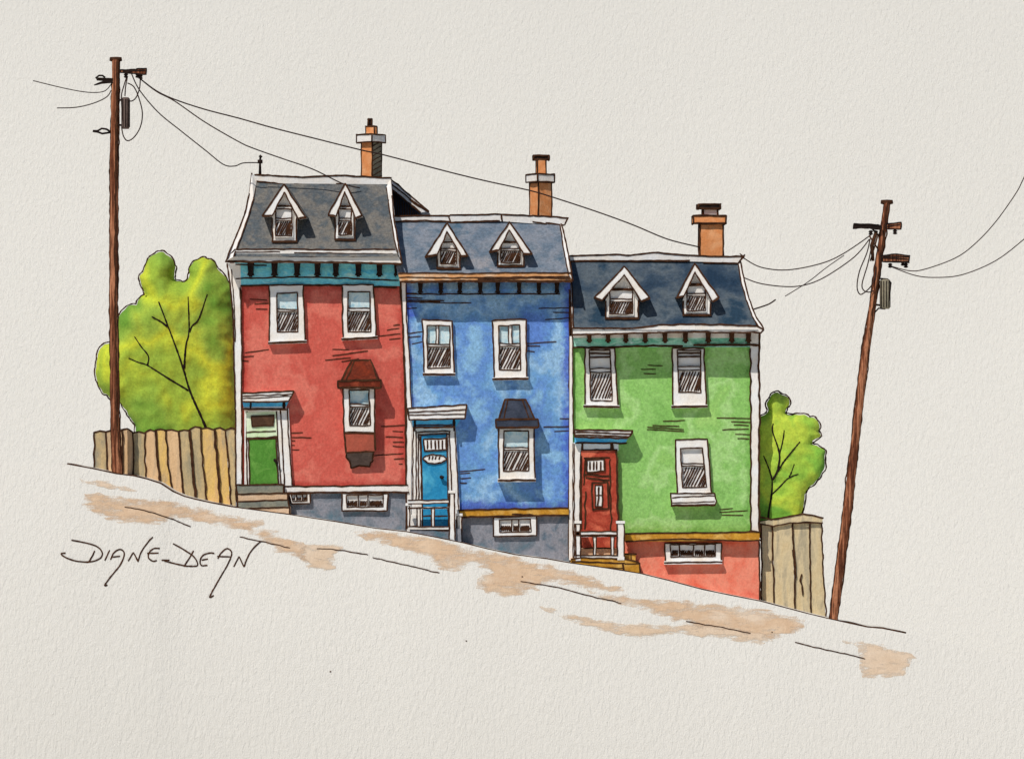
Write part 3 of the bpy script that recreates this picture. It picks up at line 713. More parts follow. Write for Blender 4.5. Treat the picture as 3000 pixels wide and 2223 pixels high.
bw = bay(h, [(1479, 1170), (1540, 1170)], [(1460, 1229), (1567, 1229), 1252], [(1462, 1252), (1565, 1252), (1567, 1404), (1461, 1405)], [(1476, 1262), (1547, 1262), (1549, 1378), (1474, 1380)], 1311, 'bay_dark', dep=.3)
mb = MB(); mb.prism([(1458, 1402), (1570, 1401), (1570, 1411), (1458, 1412)], -.4, .04, 'white'); mb.ink([(1460, 1407), (1569, 1406)], 8, -.4); mb.build('sill', bw)
low_window(h, [(1444, 1515), (1572, 1511), (1572, 1569), (1445, 1571)], [(1463, 1523), (1554, 1521), (1555, 1557), (1464, 1559)], Y2 + .02, (1500, 1520))
# door
mb = MB(); mb.prism([(1206, 1229), (1334, 1229), (1347, 1500), (1345, 1560), (1206, 1560)], -.1, .1, 'white')
for a, b in (((1210, 1250), (1209, 1465)), ((1219, 1262), (1219, 1464)), ((1226, 1272), (1226, 1462)), ((1231, 1280), (1235, 1460)), ((1316, 1265), (1323, 1440)), ((1331, 1230), (1345, 1490)), ((1222, 1266), (1320, 1262)), ((1225, 1275), (1318, 1272))): mb.ink([a, b], 4.8, -.1)
mb.build('door_surround', h)
mb = MB(); mb.prism([(1206, 1228), (1352, 1224), (1334, 1252), (1210, 1254)], -.3, .05, 'hood_shade_blue'); mb.ink([(1210, 1253), (1332, 1250)], 8, -.3); mb.ink([(1216, 1246), (1325, 1243)], 5, -.3); mb.ink([(1215, 1232), (1216, 1262)], 9, -.3, m='ink_black'); mb.ink([(1330, 1222), (1332, 1262)], 10, -.3, m='ink_black')
q = [(1195, 1196), (1368, 1185), (1362, 1226), (1198, 1230)]; mb.prism(q, -.44, .05, 'white'); mb.outline(q, 6.5, -.44); mb.ink([(1197, 1208), (1364, 1199)], 5, -.44); mb.ink([(1198, 1216), (1362, 1212)], 4.5, -.44); mb.build('door_hood', h)
mb = MB(); dq = [(1234, 1274), (1309, 1270), (1314, 1545), (1238, 1545)]; mb.prism(dq, -.13, 0, 'door_blue'); mb.outline(dq, 5, -.13); dr = mb.build('door', h)
mb = MB(); q = [(1241, 1286), (1306, 1284), (1306, 1318), (1243, 1320)]; mb.prism(q, -.155, 0, 'glass_white'); mb.outline(q, 6.5, -.155)
for k in range(5): x = 1252 + k * 11; mb.ink([(x, 1290), (x, 1314)], 6.5, -.155)
mb.build('door_light', dr)
mb = MB(); q = [(1240, 1346)] + [(1273 + 34 * math.cos(a), 1346 - 15 * math.sin(a)) for a in [math.pi * (1 - k / 8) for k in range(9)]] + [(1306, 1346), (1295, 1354), (1273, 1358), (1252, 1355)]
mb.prism(q, -.155, 0, 'glass_white'); mb.outline(q, 6, -.155)
for x in (1258, 1268, 1278, 1290): mb.ink([(x, 1336), (x - 3, 1346)], 5.5, -.156)
mb.build('fanlight', dr)
mb = MB(); mb.tube([P(1293, 1397, -.14), P(1293, 1397, -.25)], [.04, .055], 'ink_black'); mb.tube([P(1290, 1396, -.25), P(1300, 1400, -.25)], .05, 'ink_black'); mb.build('door_knob', dr)
def railing(par, x0, x1, r0, r1, base, bal, y, posts):
    m_ = MB()
    m_.prism([(x0, r0), (x1, r0 - 1), (x1, r0 + 9), (x0, r0 + 10)], y - .05, y + .05, 'white'); m_.ink([(x0, r0), (x1, r0 - 1)], 5, y - .05); m_.ink([(x0, r0 + 10), (x1, r0 + 9)], 4.5, y - .05)
    m_.prism([(x0, r1), (x1, r1 - 1), (x1, r1 + 5), (x0, r1 + 6)], y - .03, y + .03, 'white'); m_.ink([(x0, r1 + 3), (x1, r1 + 2)], 6, y - .03)
    m_.prism([(x0, base - 8), (x1, base - 8), (x1, base), (x0, base)], y - .04, y + .04, 'white'); m_.ink([(x0, base - 8), (x1, base - 8)], 5, y - .04)
    for b in bal:
        m_.prism([(b - 5, r1 + 4), (b + 5, r1 + 4), (b + 4, base - 7), (b - 4, base - 7)], y - .02, y + .02, 'white'); m_.ink([(b - 5, r1 + 3), (b - 4, base - 6)], 4.5, y - .02); m_.ink([(b + 5, r1 + 3), (b + 4, base - 6)], 4.5, y - .02)
    rl = m_.build('railing', par)
    for a, b, t, u, yy in posts:
        p_ = MB(); p_.prism([(a, t), (b, t), (b + 1, u), (a + 1, u)], yy - .07, yy + .07, 'white'); p_.ink([(a, t), (a + 1, u - 12)], 5.5, yy - .07); p_.ink([(b, t), (b + 1, u - 12)], 5.5, yy - .07); p_.ink([(a - 2, t), (b + 2, t)], 7, yy - .07)
        p_.prism([(a - 3, t - 6), (b + 3, t - 6), (b + 3, t + 1), (a - 3, t + 1)], yy - .1, yy + .1, 'white')
        p_.build('post', rl)
    return rl
mb = MB(); q = [(1196, 1548), (1350, 1548), (1352, 1600), (1196, 1600)]; mb.prism(q, -.6, .1, 'base_grey'); mb.ink([q[0], (1316, 1552)], 6, -.6); mb.prism([(1196, 1508), (1350, 1508), (1350, 1549), (1196, 1549)], -.12, .1, 'white'); mb.ink([(1238, 1510), (1310, 1512)], 5, -.13); mb.build('landing', h)
railing(h, 1196, 1314, 1465, 1485, 1550, (1226, 1268), -.6, [(1316, 1331, 1443, 1592, -.62), (1338, 1352, 1510, 1600, -.4), (1191, 1200, 1480, 1560, -.55)])

# ================================================================== HOUSE 3 (green)
h = shell('row_house', 1950, 1700, 'green row house with red door and salmon basement, lowest of the three')
Y3 = .06; o = ORIG[h.name]
M['wall_green'] = wc('wall_green', [(126, 178, 92), (144, 194, 108), (134, 186, 98), (164, 206, 130), (138, 188, 100), (156, 200, 112)], .55, grain=.2, dist=.1,
    edge=((1678 - 1500) * .01 - o.x, (2200 - 1500) * .01 - o.x, (1111.5 - 1560) * .01 - o.z, (1111.5 - 960) * .01 - o.z, (104, 160, 70), .2))
mb = MB(); mb.prism([(1678, 970), (2206, 970), (2206, 1562), (1678, 1566)], Y3, 8.04, 'wall_green')
hatches(mb, [(810,315,955,310),(735,345,920,350),(700,372,955,385),(700,358,950,370),(1180,293,1410,297),(1280,318,1410,325),(1300,340,1400,345),(1220,375,1400,368),(1310,405,1410,408),(1325,435,1400,437),(1200,925,1290,918),(1200,945,1390,932),(1215,965,1360,965)], 1600, 1100, 2.36, Y3)
hatches(mb, [(820,1430,940,1435),(765,1463,880,1465),(790,1497,885,1500)], 1600, 550, 2.753, Y3)
mb.build('wall', h)
mb = MB(); mb.prism([(1679, 1566), (2224, 1562), (2226, 1860), (1680, 1720)], Y3 + .02, 8.0, 'base_salmon'); mb.ink([(2224, 1584), (2226, 1762)], 6, Y3 + .02); mb.build('foundation', h)
mb = MB(); q = [(1826, 1562), (2225, 1558), (2225, 1582), (1832, 1586)]; mb.prism(q, -.26, .1, 'ochre'); mb.ink([q[0], q[1]], 6, -.26); mb.ink([q[3], (2000, 1578), (2100, 1582), q[2]], 5.5, -.26); mb.build('base_board', h)
mb = MB(); c = [(2198, 974), (2225, 974), (2225, 1558), (2200, 1556)]; mb.prism(c, -.05, .4, 'white'); mb.ink([(2225, 974), (2224, 1558)], 8, -.05, wob=1.6); mb.ink([(2198, 1020), (2199, 1300), (2200, 1556)], 6.5, -.05, wob=2); mb.ink([(2196, 1556), (2226, 1560)], 9, -.05); mb.build('corner_board', h)
mb = MB(); mb.prism([(1669, 985), (1678, 985), (1678, 1640), (1667, 1640)], -.03, .3, 'white'); mb.ink([(1678, 975), (1679, 1270)], 5, -.03); mb.ink([(1679, 1300), (1679, 1640)], 5, -.03); mb.build('corner_board', h)
mb = MB(); mb.prism([(1678, 968), (2197, 965), (2197, 1017), (1678, 1017)], -.01, .2, 'frieze_shade_green'); mb.prism([(1679, 969), (2196, 966), (2196, 990), (1679, 990)], -.03, .2, 'white')
mb.ink([(1680, 1018), (2000, 1013)], 7.5, -.01); mb.ink([(2032, 1011), (2120, 1010), (2224, 1012)], 8.5, -.055); mb.build('frieze', h)
for x in (1727, 1782, 1834, 1891, 1949, 2009, 2076, 2145, 2194): bracket(h, x, 970, 1000, 15, .4, -.02, 'corbel' if x < 0 else 'ink')
mb = MB(); q = [(1674, 962), (1854, 962), (1927, 952), (2036, 950), (2214, 955), (2237, 966), (2228, 975), (2036, 972), (1927, 974), (1760, 980), (1676, 980)]
mb.prism(q, -.86, .2, 'white'); mb.outline(q, 7, -.86); mb.build('cornice', h)
rf = roof_fn(960, -.8, 770, 1.0)
mb = roof_mesh([((1668, 752), (2162, 762)), ((1669, 820), (2172, 820)), ((1671, 880), (2188, 880)), ((1674, 930), (2206, 930)), ((1677, 968), (2222, 968))], rf, 'roof_3', 7.9); mb.build('roof', h)
rake(h, [(2170, 764), (2180, 820), (2196, 878), (2214, 925), (2238, 964)], [(2161, 768), (2171, 822), (2187, 880), (2203, 926), (2222, 955)], rf)
rake(h, [(1664, 752), (1668, 820), (1671, 880), (1674, 962)], [(1672, 768), (1675, 820), (1677, 880), (1679, 962)], rf)
mb = MB(); yr = rf(0, 765) - .12
mb.prism([(1668, 750), (1782, 746), (1850, 748), (1920, 741), (2018, 748), (2176, 752), (2162, 770), (1909, 763), (1673, 766)], yr, yr + .4, 'white')
mb.outline([(1668, 750), (1782, 746), (1850, 748), (1920, 740), (2018, 748), (2180, 752)], 6.5, yr, False); mb.outline([(1673, 766), (1909, 763), (2020, 764)], 7, yr, False); mb.ink([(2060, 770), (2160, 771)], 5.5, yr); mb.ink([(2182, 746), (2162, 772)], 7, yr); mb.ink([(2168, 745), (2180, 754)], 5.5, yr); mb.build('ridge_cap', h)
dormer(h, (1829, 781), (1742, 872), (1904, 873), (1764, 880), (1880, 883), (1775, 1870, 933), (1786, 1853, 850, 919), 876, rf, 'roof_3', 847)
dormer(h, (2036, 773), (1982, 873), (2107, 871), (2002, 868), (2088, 884), (2002, 2082, 924), (2013, 2066, 836, 910), 860, rf, 'roof_3', 832)
chimney(h, [('chimney', 2083, .70, .6, 0, 657, 790, 'chimney', .03), ('chimney_cap', 2077, .97, .8, 0, 634, 656, 'chimney', .032), ('chimney_pot', 2080, .44, .35, 0, 612, 633, 'glass_white', .036), ('cowl', 2076, .66, .5, 2, 600, 613, 'ink_black', .03)], 2.6)
def upper(o_, i_, mid):
    f = window(h, o_, i_, mid, Y3, top='glass_white', mids=11, lean=.42)
    s = MB(); y = Y3 - .05
    for t in (.12, .26): s.ink([at_py(i_[0], i_[3], i_[0][1] + (mid - i_[0][1]) * t * 1.5), at_py(i_[1], i_[2], i_[0][1] + (mid - i_[0][1]) * t * 1.5)], 6.5, y)
    s.build('blind', f)
upper([(1714, 1020), (1800, 1020), (1811, 1190), (1714, 1188)], [(1726, 1026), (1787, 1026), (1793, 1173), (1731, 1172)], 1079)
upper([(1970, 1020), (2063, 1020), (2069, 1188), (1971, 1190)], [(1984, 1026), (2052, 1026), (2054, 1150), (1989, 1149)], 1074)
w3 = window(h, [(1979, 1288), (2073, 1286), (2083, 1444), (1984, 1447)], [(1993, 1313), (2058, 1312), (2070, 1426), (2001, 1428)], 1357, Y3, top='glass_white', sill=0)
mb = MB(); q = [(1964, 1445), (2094, 1445), (2099, 1466), (2094, 1480), (1968, 1482)]; mb.prism(q, -.22, .06, 'white'); mb.outline(q, 5.5, -.22, skip=(3,)); mb.ink([(1966, 1481), (2096, 1478)], 9, -.22); mb.ink([(1970, 1456), (2094, 1452)], 4.5, -.22); mb.ink([(1970, 1473), (2094, 1468)], 4, -.22); mb.build('sill', w3)
lw = low_window(h, [(1947, 1592), (2114, 1590), (2113, 1647), (1949, 1650)], [(1964, 1595), (2097, 1594), (2096, 1629), (1965, 1631)], Y3 + .02, (1990, 2032, 2064))
mb = MB(); q = [(1946, 1643), (2116, 1641), (2116, 1651), (1946, 1653)]; mb.prism(q, -.14, .1, 'white'); mb.ink([(1947, 1648), (2115, 1646)], 6, -.14); mb.build('sill', lw)
# door
mb = MB(); mb.prism([(1680, 1296), (1702, 1296), (1702, 1640), (1680, 1640)], -.12, .1, 'white'); mb.ink([(1701, 1320), (1699, 1560)], 6, -.12); mb.ink([(1682, 1300), (1682, 1640)], 4.5, -.12)
mb.prism([(1702, 1300), (1812, 1298), (1812, 1320), (1702, 1320)], -.121, .1, 'white'); mb.ink([(1704, 1320), (1808, 1318)], 9, -.12); mb.ink([(1706, 1300), (1706, 1320)], 9, -.12); mb.ink([(1792, 1300), (1794, 1320)], 14, -.12); mb.build('door_surround', h)
mb = MB(); mb.prism([(1684, 1280), (1842, 1278), (1832, 1299), (1684, 1299)], -.3, .05, 'hood_shade_blue'); mb.ink([(1686, 1298), (1836, 1297)], 7, -.3)
q = [(1683, 1259), (1854, 1261), (1846, 1276), (1836, 1284), (1684, 1280)]; mb.prism(q, -.44, .05, 'white'); mb.outline(q, 7, -.44); mb.ink([(1686, 1267), (1850, 1270)], 5.5, -.44); mb.ink([(1686, 1274), (1842, 1278)], 6, -.44); mb.build('door_hood', h)
mb = MB(); dq = [(1703, 1320), (1806, 1320), (1812, 1560), (1800, 1632), (1712, 1632), (1701, 1560)]; mb.prism(dq, -.14, .05, 'door_red')
mb.ink([(1807, 1320), (1812, 1550)], 8, -.14, wob=2); mb.ink([(1703, 1335), (1702, 1550)], 6, -.14); mb.ink([(1715, 1345), (1711, 1420)], 6, -.14, wob=2.5); mb.ink([(1716, 1440), (1712, 1550)], 7, -.14, wob=2.5); mb.ink([(1788, 1345), (1790, 1560)], 6, -.14, wob=2); mb.ink([(1710, 1390), (1790, 1396)], 8, -.14, wob=2); mb.ink([(1716, 1402), (1784, 1406)], 8, -.14, wob=2); mb.ink([(1710, 1342), (1786, 1340)], 7, -.14)
dr = mb.build('door', h)
mb = MB(); q = [(1718, 1348), (1771, 1346), (1772, 1380), (1720, 1384)]; mb.prism(q, -.165, 0, 'glass_white'); mb.outline(q, 7, -.165)
for x in (1729, 1740, 1748, 1760): mb.ink([(x, 1352), (x, 1376)], 6.5, -.165)
mb.build('transom', dr)
mb = MB(); q = [(1734, 1414), (1780, 1412), (1782, 1488), (1736, 1492)]; mb.prism(q, -.16, 0, 'door_red'); mb.outline(q, 7, -.16); q = [(1744, 1422), (1765, 1420), (1764, 1484), (1744, 1484)]; mb.prism(q, -.175, 0, 'glass_white'); mb.outline(q, 5.5, -.175); mb.ink([(1755, 1426), (1752, 1480)], 7, -.175); mb.ink([(1745, 1450), (1764, 1452)], 5, -.175)
mb.build('door_light', dr)
mb = MB(); q = [(1673, 1638), (1705, 1633), (1832, 1637), (1874, 1648), (1874, 1700), (1673, 1690)]; mb.prism(q, -.66, .1, 'ochre'); mb.outline(q[:4], 5.5, -.66, False); mb.ink([(1675, 1644), (1830, 1650)], 6, -.66); mb.ink([(1830, 1650), (1872, 1650)], 4.5, -.66); mb.ink([(1826, 1648), (1828, 1674)], 7, -.66); mb.ink([(1874, 1648), (1875, 1682)], 6, -.66); mb.ink([(1690, 1654), (1828, 1664)], 3.5, -.66)
mb.prism([(1702, 1606), (1812, 1606), (1812, 1638), (1702, 1638)], -.3, .1, 'tan'); mb.ink([(1712, 1606), (1800, 1604)], 5.5, -.3)
mb.prism([(1830, 1622), (1862, 1622), (1862, 1648), (1830, 1648)], -.45, .1, 'ochre'); mb.ink([(1826, 1622), (1864, 1622)], 6, -.45); mb.ink([(1848, 1624), (1848, 1648)], 5, -.45); mb.build('landing', h)
railing(h, 1684, 1830, 1557, 1567, 1634, (1742, 1794), -.62, [(1808, 1828, 1532, 1640, -.62), (1686, 1700, 1532, 1645, -.6)])

# ------------------------------------------------------------------ fences
def fence(name, boards, tops, y, mat, label, extra=None):
    bx = [(b[0] + b[1]) / 2 for b in boards]
    base = P(sum(bx) / len(bx), boards[0][3] if False else 1400, y)
    e = empty(name, sum(bx) / len(bx), max(b[2] for b in boards), y); tag(e, label, 'fence')
    m_ = MB()
    for k in range(len(boards) - 1):
        (t0, b0, g0), (t1, b1, g1) = boards[k], boards[k + 1]
        ta, tb = tops(t0), tops(t1)
        j = random.uniform(-3, 2); yo = random.uniform(0, .05)
        m_.prism([(t0 + .8, ta + j), ((t0 + t1) / 2, min(ta, tb) + j - 3), (t1 - .8, tb + j), (b1 - .8, g1 + 25), (b0 + .8, g0 + 25)], y - yo, y + .1, mat if mat == 'fence_grey' else ('fence_pale' if k in (0, 3) else 'fence_tan' if k in (1, 2, 4) else random.choice(('fence', 'fence', 'fence_tan', 'fence_pale'))))
        m_.ink([(t0 - 2, ta + j), ((t0 + t1) / 2, min(ta, tb) + j - 3), (t1 + 2, tb + j)], 6, y - yo)
    for k, (t, b, gq) in enumerate(boards):
        w = (6, 6, 6.5, 5.5, 6, 9, 6, 7, 10.5, 6, 10, 6, 5.5)[k % 13]
        m_.ink([(t, tops(t)), ((t + b) / 2 + random.uniform(-2, 2), (tops(t) + gq) / 2), (b, gq - 3)], w, y - .05, wob=1.8, m='ink')
    m_.build('board_panel', e)
    if extra: extra(e)
    return e
B1 = [(275, 275, 1374), (310, 313, 1383), (357, 360, 1391), (389, 390, 1397), (425, 427, 1407), (456, 469, 1419), (484, 506, 1442), (522, 537, 1455), (556, 573, 1466), (588, 605, 1472), (629, 646, 1480), (660, 677, 1485), (690, 694, 1488)]
def rails1(e):
    m_ = MB()
    for dz in (40, 150):
        m_.prism([(276, 1262 + dz * .55), (690, 1262 + dz), (690, 1276 + dz), (276, 1270 + dz * .55)], .52, .6, 'fence')
    m_.build('rail', e)
fence('wooden_fence', B1, lambda x: 1262 + 5 * math.sin(x * .05) + (2 if x < 500 else -3), .4, 'fence', 'weathered tan board fence between the upper utility pole and the red house', rails1)
def cap2(e):
    m_ = MB(); q = [(2226, 1528), (2262, 1522), (2356, 1506), (2412, 1516), (2408, 1530), (2360, 1526), (2270, 1540), (2228, 1536)]
    m_.prism(q, .28, .6, 'fence_grey'); m_.outline([(2226, 1515), (2262, 1521), (2355, 1505), (2412, 1517)], 6.5, .28, False); m_.outline([(2228, 1535), (2270, 1541), (2318, 1531), (2410, 1531)], 5, .28, False)
    m_.build('top_rail', e)
    k_ = MB(); k_.ink([(2349, 1682), (2345, 1700), (2350, 1715), (2351, 1742)], 6, .36); k_.ink([(2322, 1610), (2328, 1640), (2329, 1690)], 9, .34, wob=2); k_.build('knot', e)
fence('wooden_fence', [(2229, 2231, 1764), (2264, 2268, 1772), (2321, 2331, 1786), (2372, 2376, 1799), (2407, 2420, 1808)], lambda x: 1530, .4, 'fence_grey', 'grey tan board fence between the green house and the leaning utility pole', cap2)

# ------------------------------------------------------------------ trees
def tree(name, poly, branches, y, R, mat, base, label, trunk_w):
    e = empty(name, base[0], base[1], y); tag(e, label, 'tree', 'trees beside the row of houses')
    cl = smooth([Vector(p) for p in poly + [poly[0]]], 4)
    ph = random.uniform(0, 99)
    pl = []
    for p in resample(cl, 6)[:-1]:
        pl.append((p.x + mnoise.noise(Vector((p.x * .05, p.y * .05, ph))) * 7, p.y + mnoise.noise(Vector((p.x * .05, p.y * .05, ph + 5))) * 7))
    v, f = sheet(pl, 6)
    m_ = MB(); fr, bk = [], []
    def H(a, b, d):
        t = min(1, d * .018 / R); t = math.sqrt(max(0, 1 - (1 - t) ** 2))
        lump = mnoise.noise(Vector((a * .012, b * .012, ph))) * .07 + mnoise.noise(Vector((a * .04, b * .04, ph))) * .05 + mnoise.noise(Vector((a * .11, b * .11, ph))) * .02
        return t * (R * .75 + lump)
    for a, b, d in v:
        hh = H(a, b, d)
        fr.append(P(a, b, y - hh)); q = P(a, b, y); bk.append(Vector((q.x, y + hh * .9 + .001, q.z)))
    n = len(fr)
    m_.add(fr, f, mat, True); m_.add(bk, [tuple(reversed(q)) for q in f], mat, True)
    # loose, scalloped outline and small sprigs standing off the surface
    cx_, cy_ = sum(p[0] for p in pl) / len(pl), sum(p[1] for p in pl) / len(pl)
    def out_(i):
        a, b = Vector(pl[i - 1]), Vector(pl[(i + 1) % len(pl)]); t = (b - a).normalized(); nn = Vector((t.y, -t.x)); c = Vector(pl[i]) + nn * 3
        return (c.x, c.y) if not inside(pl, c.x, c.y) else (pl[i][0] - nn.x * 3, pl[i][1] - nn.y * 3)
    ro = [out_(i) for i in range(len(pl))]
    ring = [P(a + mnoise.noise(Vector((i * .2, ph, 0))) * 4, b + mnoise.noise(Vector((i * .2, ph, 4))) * 4, y - .02) for i, (a, b) in enumerate(ro)]
    cr_ = m_.build('crown', e)
    m_ = MB(); m_.tube(ring + [ring[0]], .024, 'ink', 5, .3); m_.build('crown_outline', cr_)
    m_ = MB()
    def yof(p):
        if not inside(pl, p.x, p.y): return y
        d, _ = nearest(pl, p.x, p.y); return y - H(p.x, p.y, d)
    first = True
    for br, w in branches:
        q = resample(smooth([Vector(p) for p in br]), 8)
        pts = [P(p.x, p.y, yof(p) + .0) for p in q]
        m_.tube(pts, [w * (1 - .45 * i / len(q)) for i in range(len(q))], 'ink_black', 6, .22)
    m_.build('branches', e)
    t_ = MB(); t_.tube([P(base[0], base[1] + 60, y), P(base[0], base[1] - 140, y), P(base[0] - 20, base[1] - 320, y)], [trunk_w, trunk_w * .8, trunk_w * .5], 'ink', 8); t_.build('trunk', e)
T = lambda l: R1(l, 200, 700, 2.064)
tree('tree', T([(470,345),(440,240),(455,180),(495,110),(570,75),(610,100),(645,165),(640,230),(680,258),(715,250),(738,205),(745,150),(800,120),(870,128),(920,200),(975,270),(1000,330),(1015,700),(1015,1150),(1000,1330),(700,1300),(460,1260),(410,1150),(385,1100),(340,1010),(300,985),(220,930),(175,870),(172,760),(180,690),(215,635),(262,620),(290,560),(300,490),(325,440),(380,395),(415,400),(440,350)]),
     [(T(l), w) for l, w in [([(850,1200),(830,1135),(740,930),(700,800),(660,680),(600,520),(547,380)], .042), ([(600,530),(560,500),(505,470)], .038), ([(700,780),(712,640),(730,560),(725,350)], .036), ([(735,560),(750,525),(790,480),(840,335)], .032), ([(725,915),(600,840),(480,765),(420,745),(365,720)], .032), ([(480,760),(485,710),(440,650),(400,590)], .028)]],
     9.5, 1.1, 'leaf', (610, 1480), 'large yellow green tree behind the fence left of the red house', .16)
T = lambda l: R1(l, 2150, 1100, 2.065)
tree('tree', T([(130,255),(200,230),(210,150),(245,105),(300,115),(328,160),(315,240),(420,235),(480,255),(515,290),(510,330),(525,365),(470,410),(545,440),(550,500),(530,600),(440,700),(412,835),(400,960),(130,960)]),
     [(T(l), w) for l, w in [([(208,900),(210,835),(232,640),(180,485)], .034), ([(228,720),(280,670),(330,620),(390,595)], .026), ([(335,612),(350,580),(365,535)], .022), ([(235,630),(265,570),(275,470),(235,340),(238,290)], .036), ([(275,480),(295,400),(305,330)], .026), ([(265,580),(310,510),(400,400)], .032)]],
     .95, .45, 'leaf_2', (2255, 1780), 'small green tree behind the fence right of the green house', .1)

# ------------------------------------------------------------------ utility poles
def pole(name, path, y, label):
    e = empty(name, path[-1][0], path[-1][1], y); tag(e, label, 'utility pole', 'utility poles')
    m_ = MB(); q = resample([Vector((a, b)) for a, b, _ in path], 22); L = len(q); pts = []; rr = []
    for i, p in enumerate(q):
        t = i / (L - 1); k = t * (len(path) - 1); j = min(int(k), len(path) - 2)
        pts.append(P(p.x + mnoise.noise(Vector((i * .3, y, 1))) * 3, p.y, y))
        # radius follows height
        for a, b in zip(path, path[1:]):
            if a[1] <= p.y <= b[1]: w = a[2] + (b[2] - a[2]) * (p.y - a[1]) / (b[1] - a[1])
        rr.append(w * .0043 * (1 + .08 * mnoise.noise(Vector((i * .7, 3, y)))))
    m_.tube(pts, rr, 'pole', 12)
    # weathering checks: long pen-dark splits down the shaft
    for off, w in ((-.99, 5), (.99, 5), (.35, 6.5)):
        qq = [(p.x + off * r * 100, p.y) for p, r in zip(q, rr)]
        m_.ink(qq, w, y - (0.02 if abs(off) > .6 else rr[0] * .95), wob=1.6, over=0, m='ink')
    m_.tube([pts[0] + Vector((-.18, 0, .02)), pts[0] + Vector((0, 0, .0)), pts[0] + Vector((.17, 0, .02))], [.06, .09, .06], 'ink', 7)
    m_.build('pole_shaft', e); return e
e = pole('utility_pole', [(340, 176, 25), (334, 500, 28), (333, 900, 28), (338, 1250, 31), (344, 1388, 36), (344, 1420, 36)], -.35, 'tall upright brown utility pole in front of the left fence')
def arm(par, q, y0, y1, mat='ink', name='crossarm', strokes=()):
    m_ = MB(); m_.prism(q, y0, y1, mat); m_.outline(q, 5, y0, m='ink_black')
    for s_ in strokes: m_.ink(s_, 4.5, y0, m='ink_black')
    return m_.build(name, par)
def knob(par, px, py, y, r=.07, h_=14, name='insulator'):
    m_ = MB(); m_.tube([P(px, py - h_ / 2, y), P(px, py - h_ / 5, y), P(px, py, y), P(px, py + h_ / 3, y), P(px, py + h_ / 2, y)], [r * .5, r, r * .6, r, r * .4], 'ink_black', 8); return m_.build(name, par)
arm(e, [(352, 206), (400, 203), (428, 201), (427, 219), (400, 216), (352, 213)], -.62, -.46, 'pole', strokes=([(360, 209), (425, 206)],))
for x, y_ in ((369, 222), (403, 222), (412, 226)): knob(e, x, y_, -.54)
arm(e, [(286, 229), (330, 232), (330, 238), (284, 236)], -.42, -.3, 'ink'); arm(e, [(276, 250), (300, 240), (330, 239), (330, 243), (300, 245)], -.42, -.3, 'ink', 'brace')
m_ = MB(); m_.tube([P(x, z, -.36) for x, z in ((308, 228), (300, 222), (290, 222), (281, 229), (286, 233))], .028, 'ink_black', 6); m_.tube([P(x, z, -.36) for x, z in ((326, 388), (312, 379), (298, 377), (286, 384), (272, 384))], .03, 'ink_black', 6); m_.tube([P(x, z, -.36) for x, z in ((326, 388), (300, 392), (286, 387), (272, 385))], .03, 'ink_black', 6); m_.build('hook', e)
def transformer(par, x0, x1, z0, z1, y, ribs, mat):
    m_ = MB(); cx = (x0 + x1) / 2; r = (x1 - x0) * .005
    m_.tube([P(cx, z0, y), P(cx, z0 + 4, y), P(cx, z1 - 5, y), P(cx, z1, y)], [r * .75, r, r, r * .8], mat, 14)
    for k in range(ribs):
        a = math.pi * (k + .5) / ribs; x = cx - math.cos(a) * (x1 - x0) / 2; yy = y - math.sin(a) * r
        m_.tube([P(x, z0 + 5, yy), P(x, z1 - 5, yy)], .016, 'ink_black', 5)
    m_.tube([P(x0 - 8, z0 + 8, y), P(x1, z0 + 6, y)], .03, 'ink_black', 6); m_.tube([P(x0 - 10, z1 - 12, y), P(x1 - 6, z1 - 8, y)], .03, 'ink_black', 6)
    return m_.build('transformer', par)
transformer(e, 356, 380, 286, 378, -.5, 5, 'corbel')
def loop(par, pts, y, r=.018, name='jumper_cable'):
    m_ = MB(); q = smooth([Vector(p) for p in pts]); m_.tube([P(p.x, p.y, y - .05 * math.sin(math.pi * i / len(q))) for i, p in enumerate(q)], r, 'wire', 6); return m_.build(name, par)
loop(e, [(371, 226), (362, 255), (356, 280), (357, 320), (360, 360)], -.56); loop(e, [(373, 228), (368, 255), (366, 282)], -.58)
loop(e, [(374, 244), (392, 255), (406, 285), (417, 330), (412, 370), (395, 400), (375, 413), (362, 400), (356, 372)], -.56); loop(e, [(411, 232), (409, 258), (400, 284), (388, 296), (378, 296)], -.54)

e = pole('utility_pole', [(2599, 594, 20), (2590, 660, 21), (2568, 815, 22), (2530, 1070, 27), (2478, 1536, 31), (2441, 1814, 30), (2437, 1840, 30)], -.35, 'leaning brown utility pole right of the green house and its fence')
arm(e, [(2502, 656), (2570, 658), (2582, 662), (2582, 672), (2550, 668), (2500, 670)], -.55, -.4, 'ink_black'); arm(e, [(2596, 656), (2640, 652), (2640, 672), (2598, 671)], -.5, -.36, 'pole', strokes=([(2600, 662), (2636, 658)],))
arm(e, [(2582, 749), (2620, 744), (2666, 749), (2664, 770), (2586, 766)], -.55, -.4, 'pole', strokes=([(2584, 751), (2664, 753)], [(2588, 767), (2662, 766)], [(2586, 756), (2664, 760)]))
for x, y_ in ((2622, 680), (2608, 778), (2654, 778), (2645, 772), (2551, 682)): knob(e, x, y_, -.45)
m_ = MB(); m_.tube([P(2568, 676, -.45), P(2554, 720, -.45), P(2558, 765, -.45)], [.05, .06, .04], 'ink', 6); m_.tube([P(2546, 690, -.45), P(2572, 730, -.45)], .025, 'ink', 5); m_.tube([P(2550, 765, -.45), P(2572, 690, -.45)], .025, 'ink', 5); m_.tube([P(2556, 672, -.4), P(2576, 692, -.4)], .03, 'ink', 5); m_.build('brace', e)
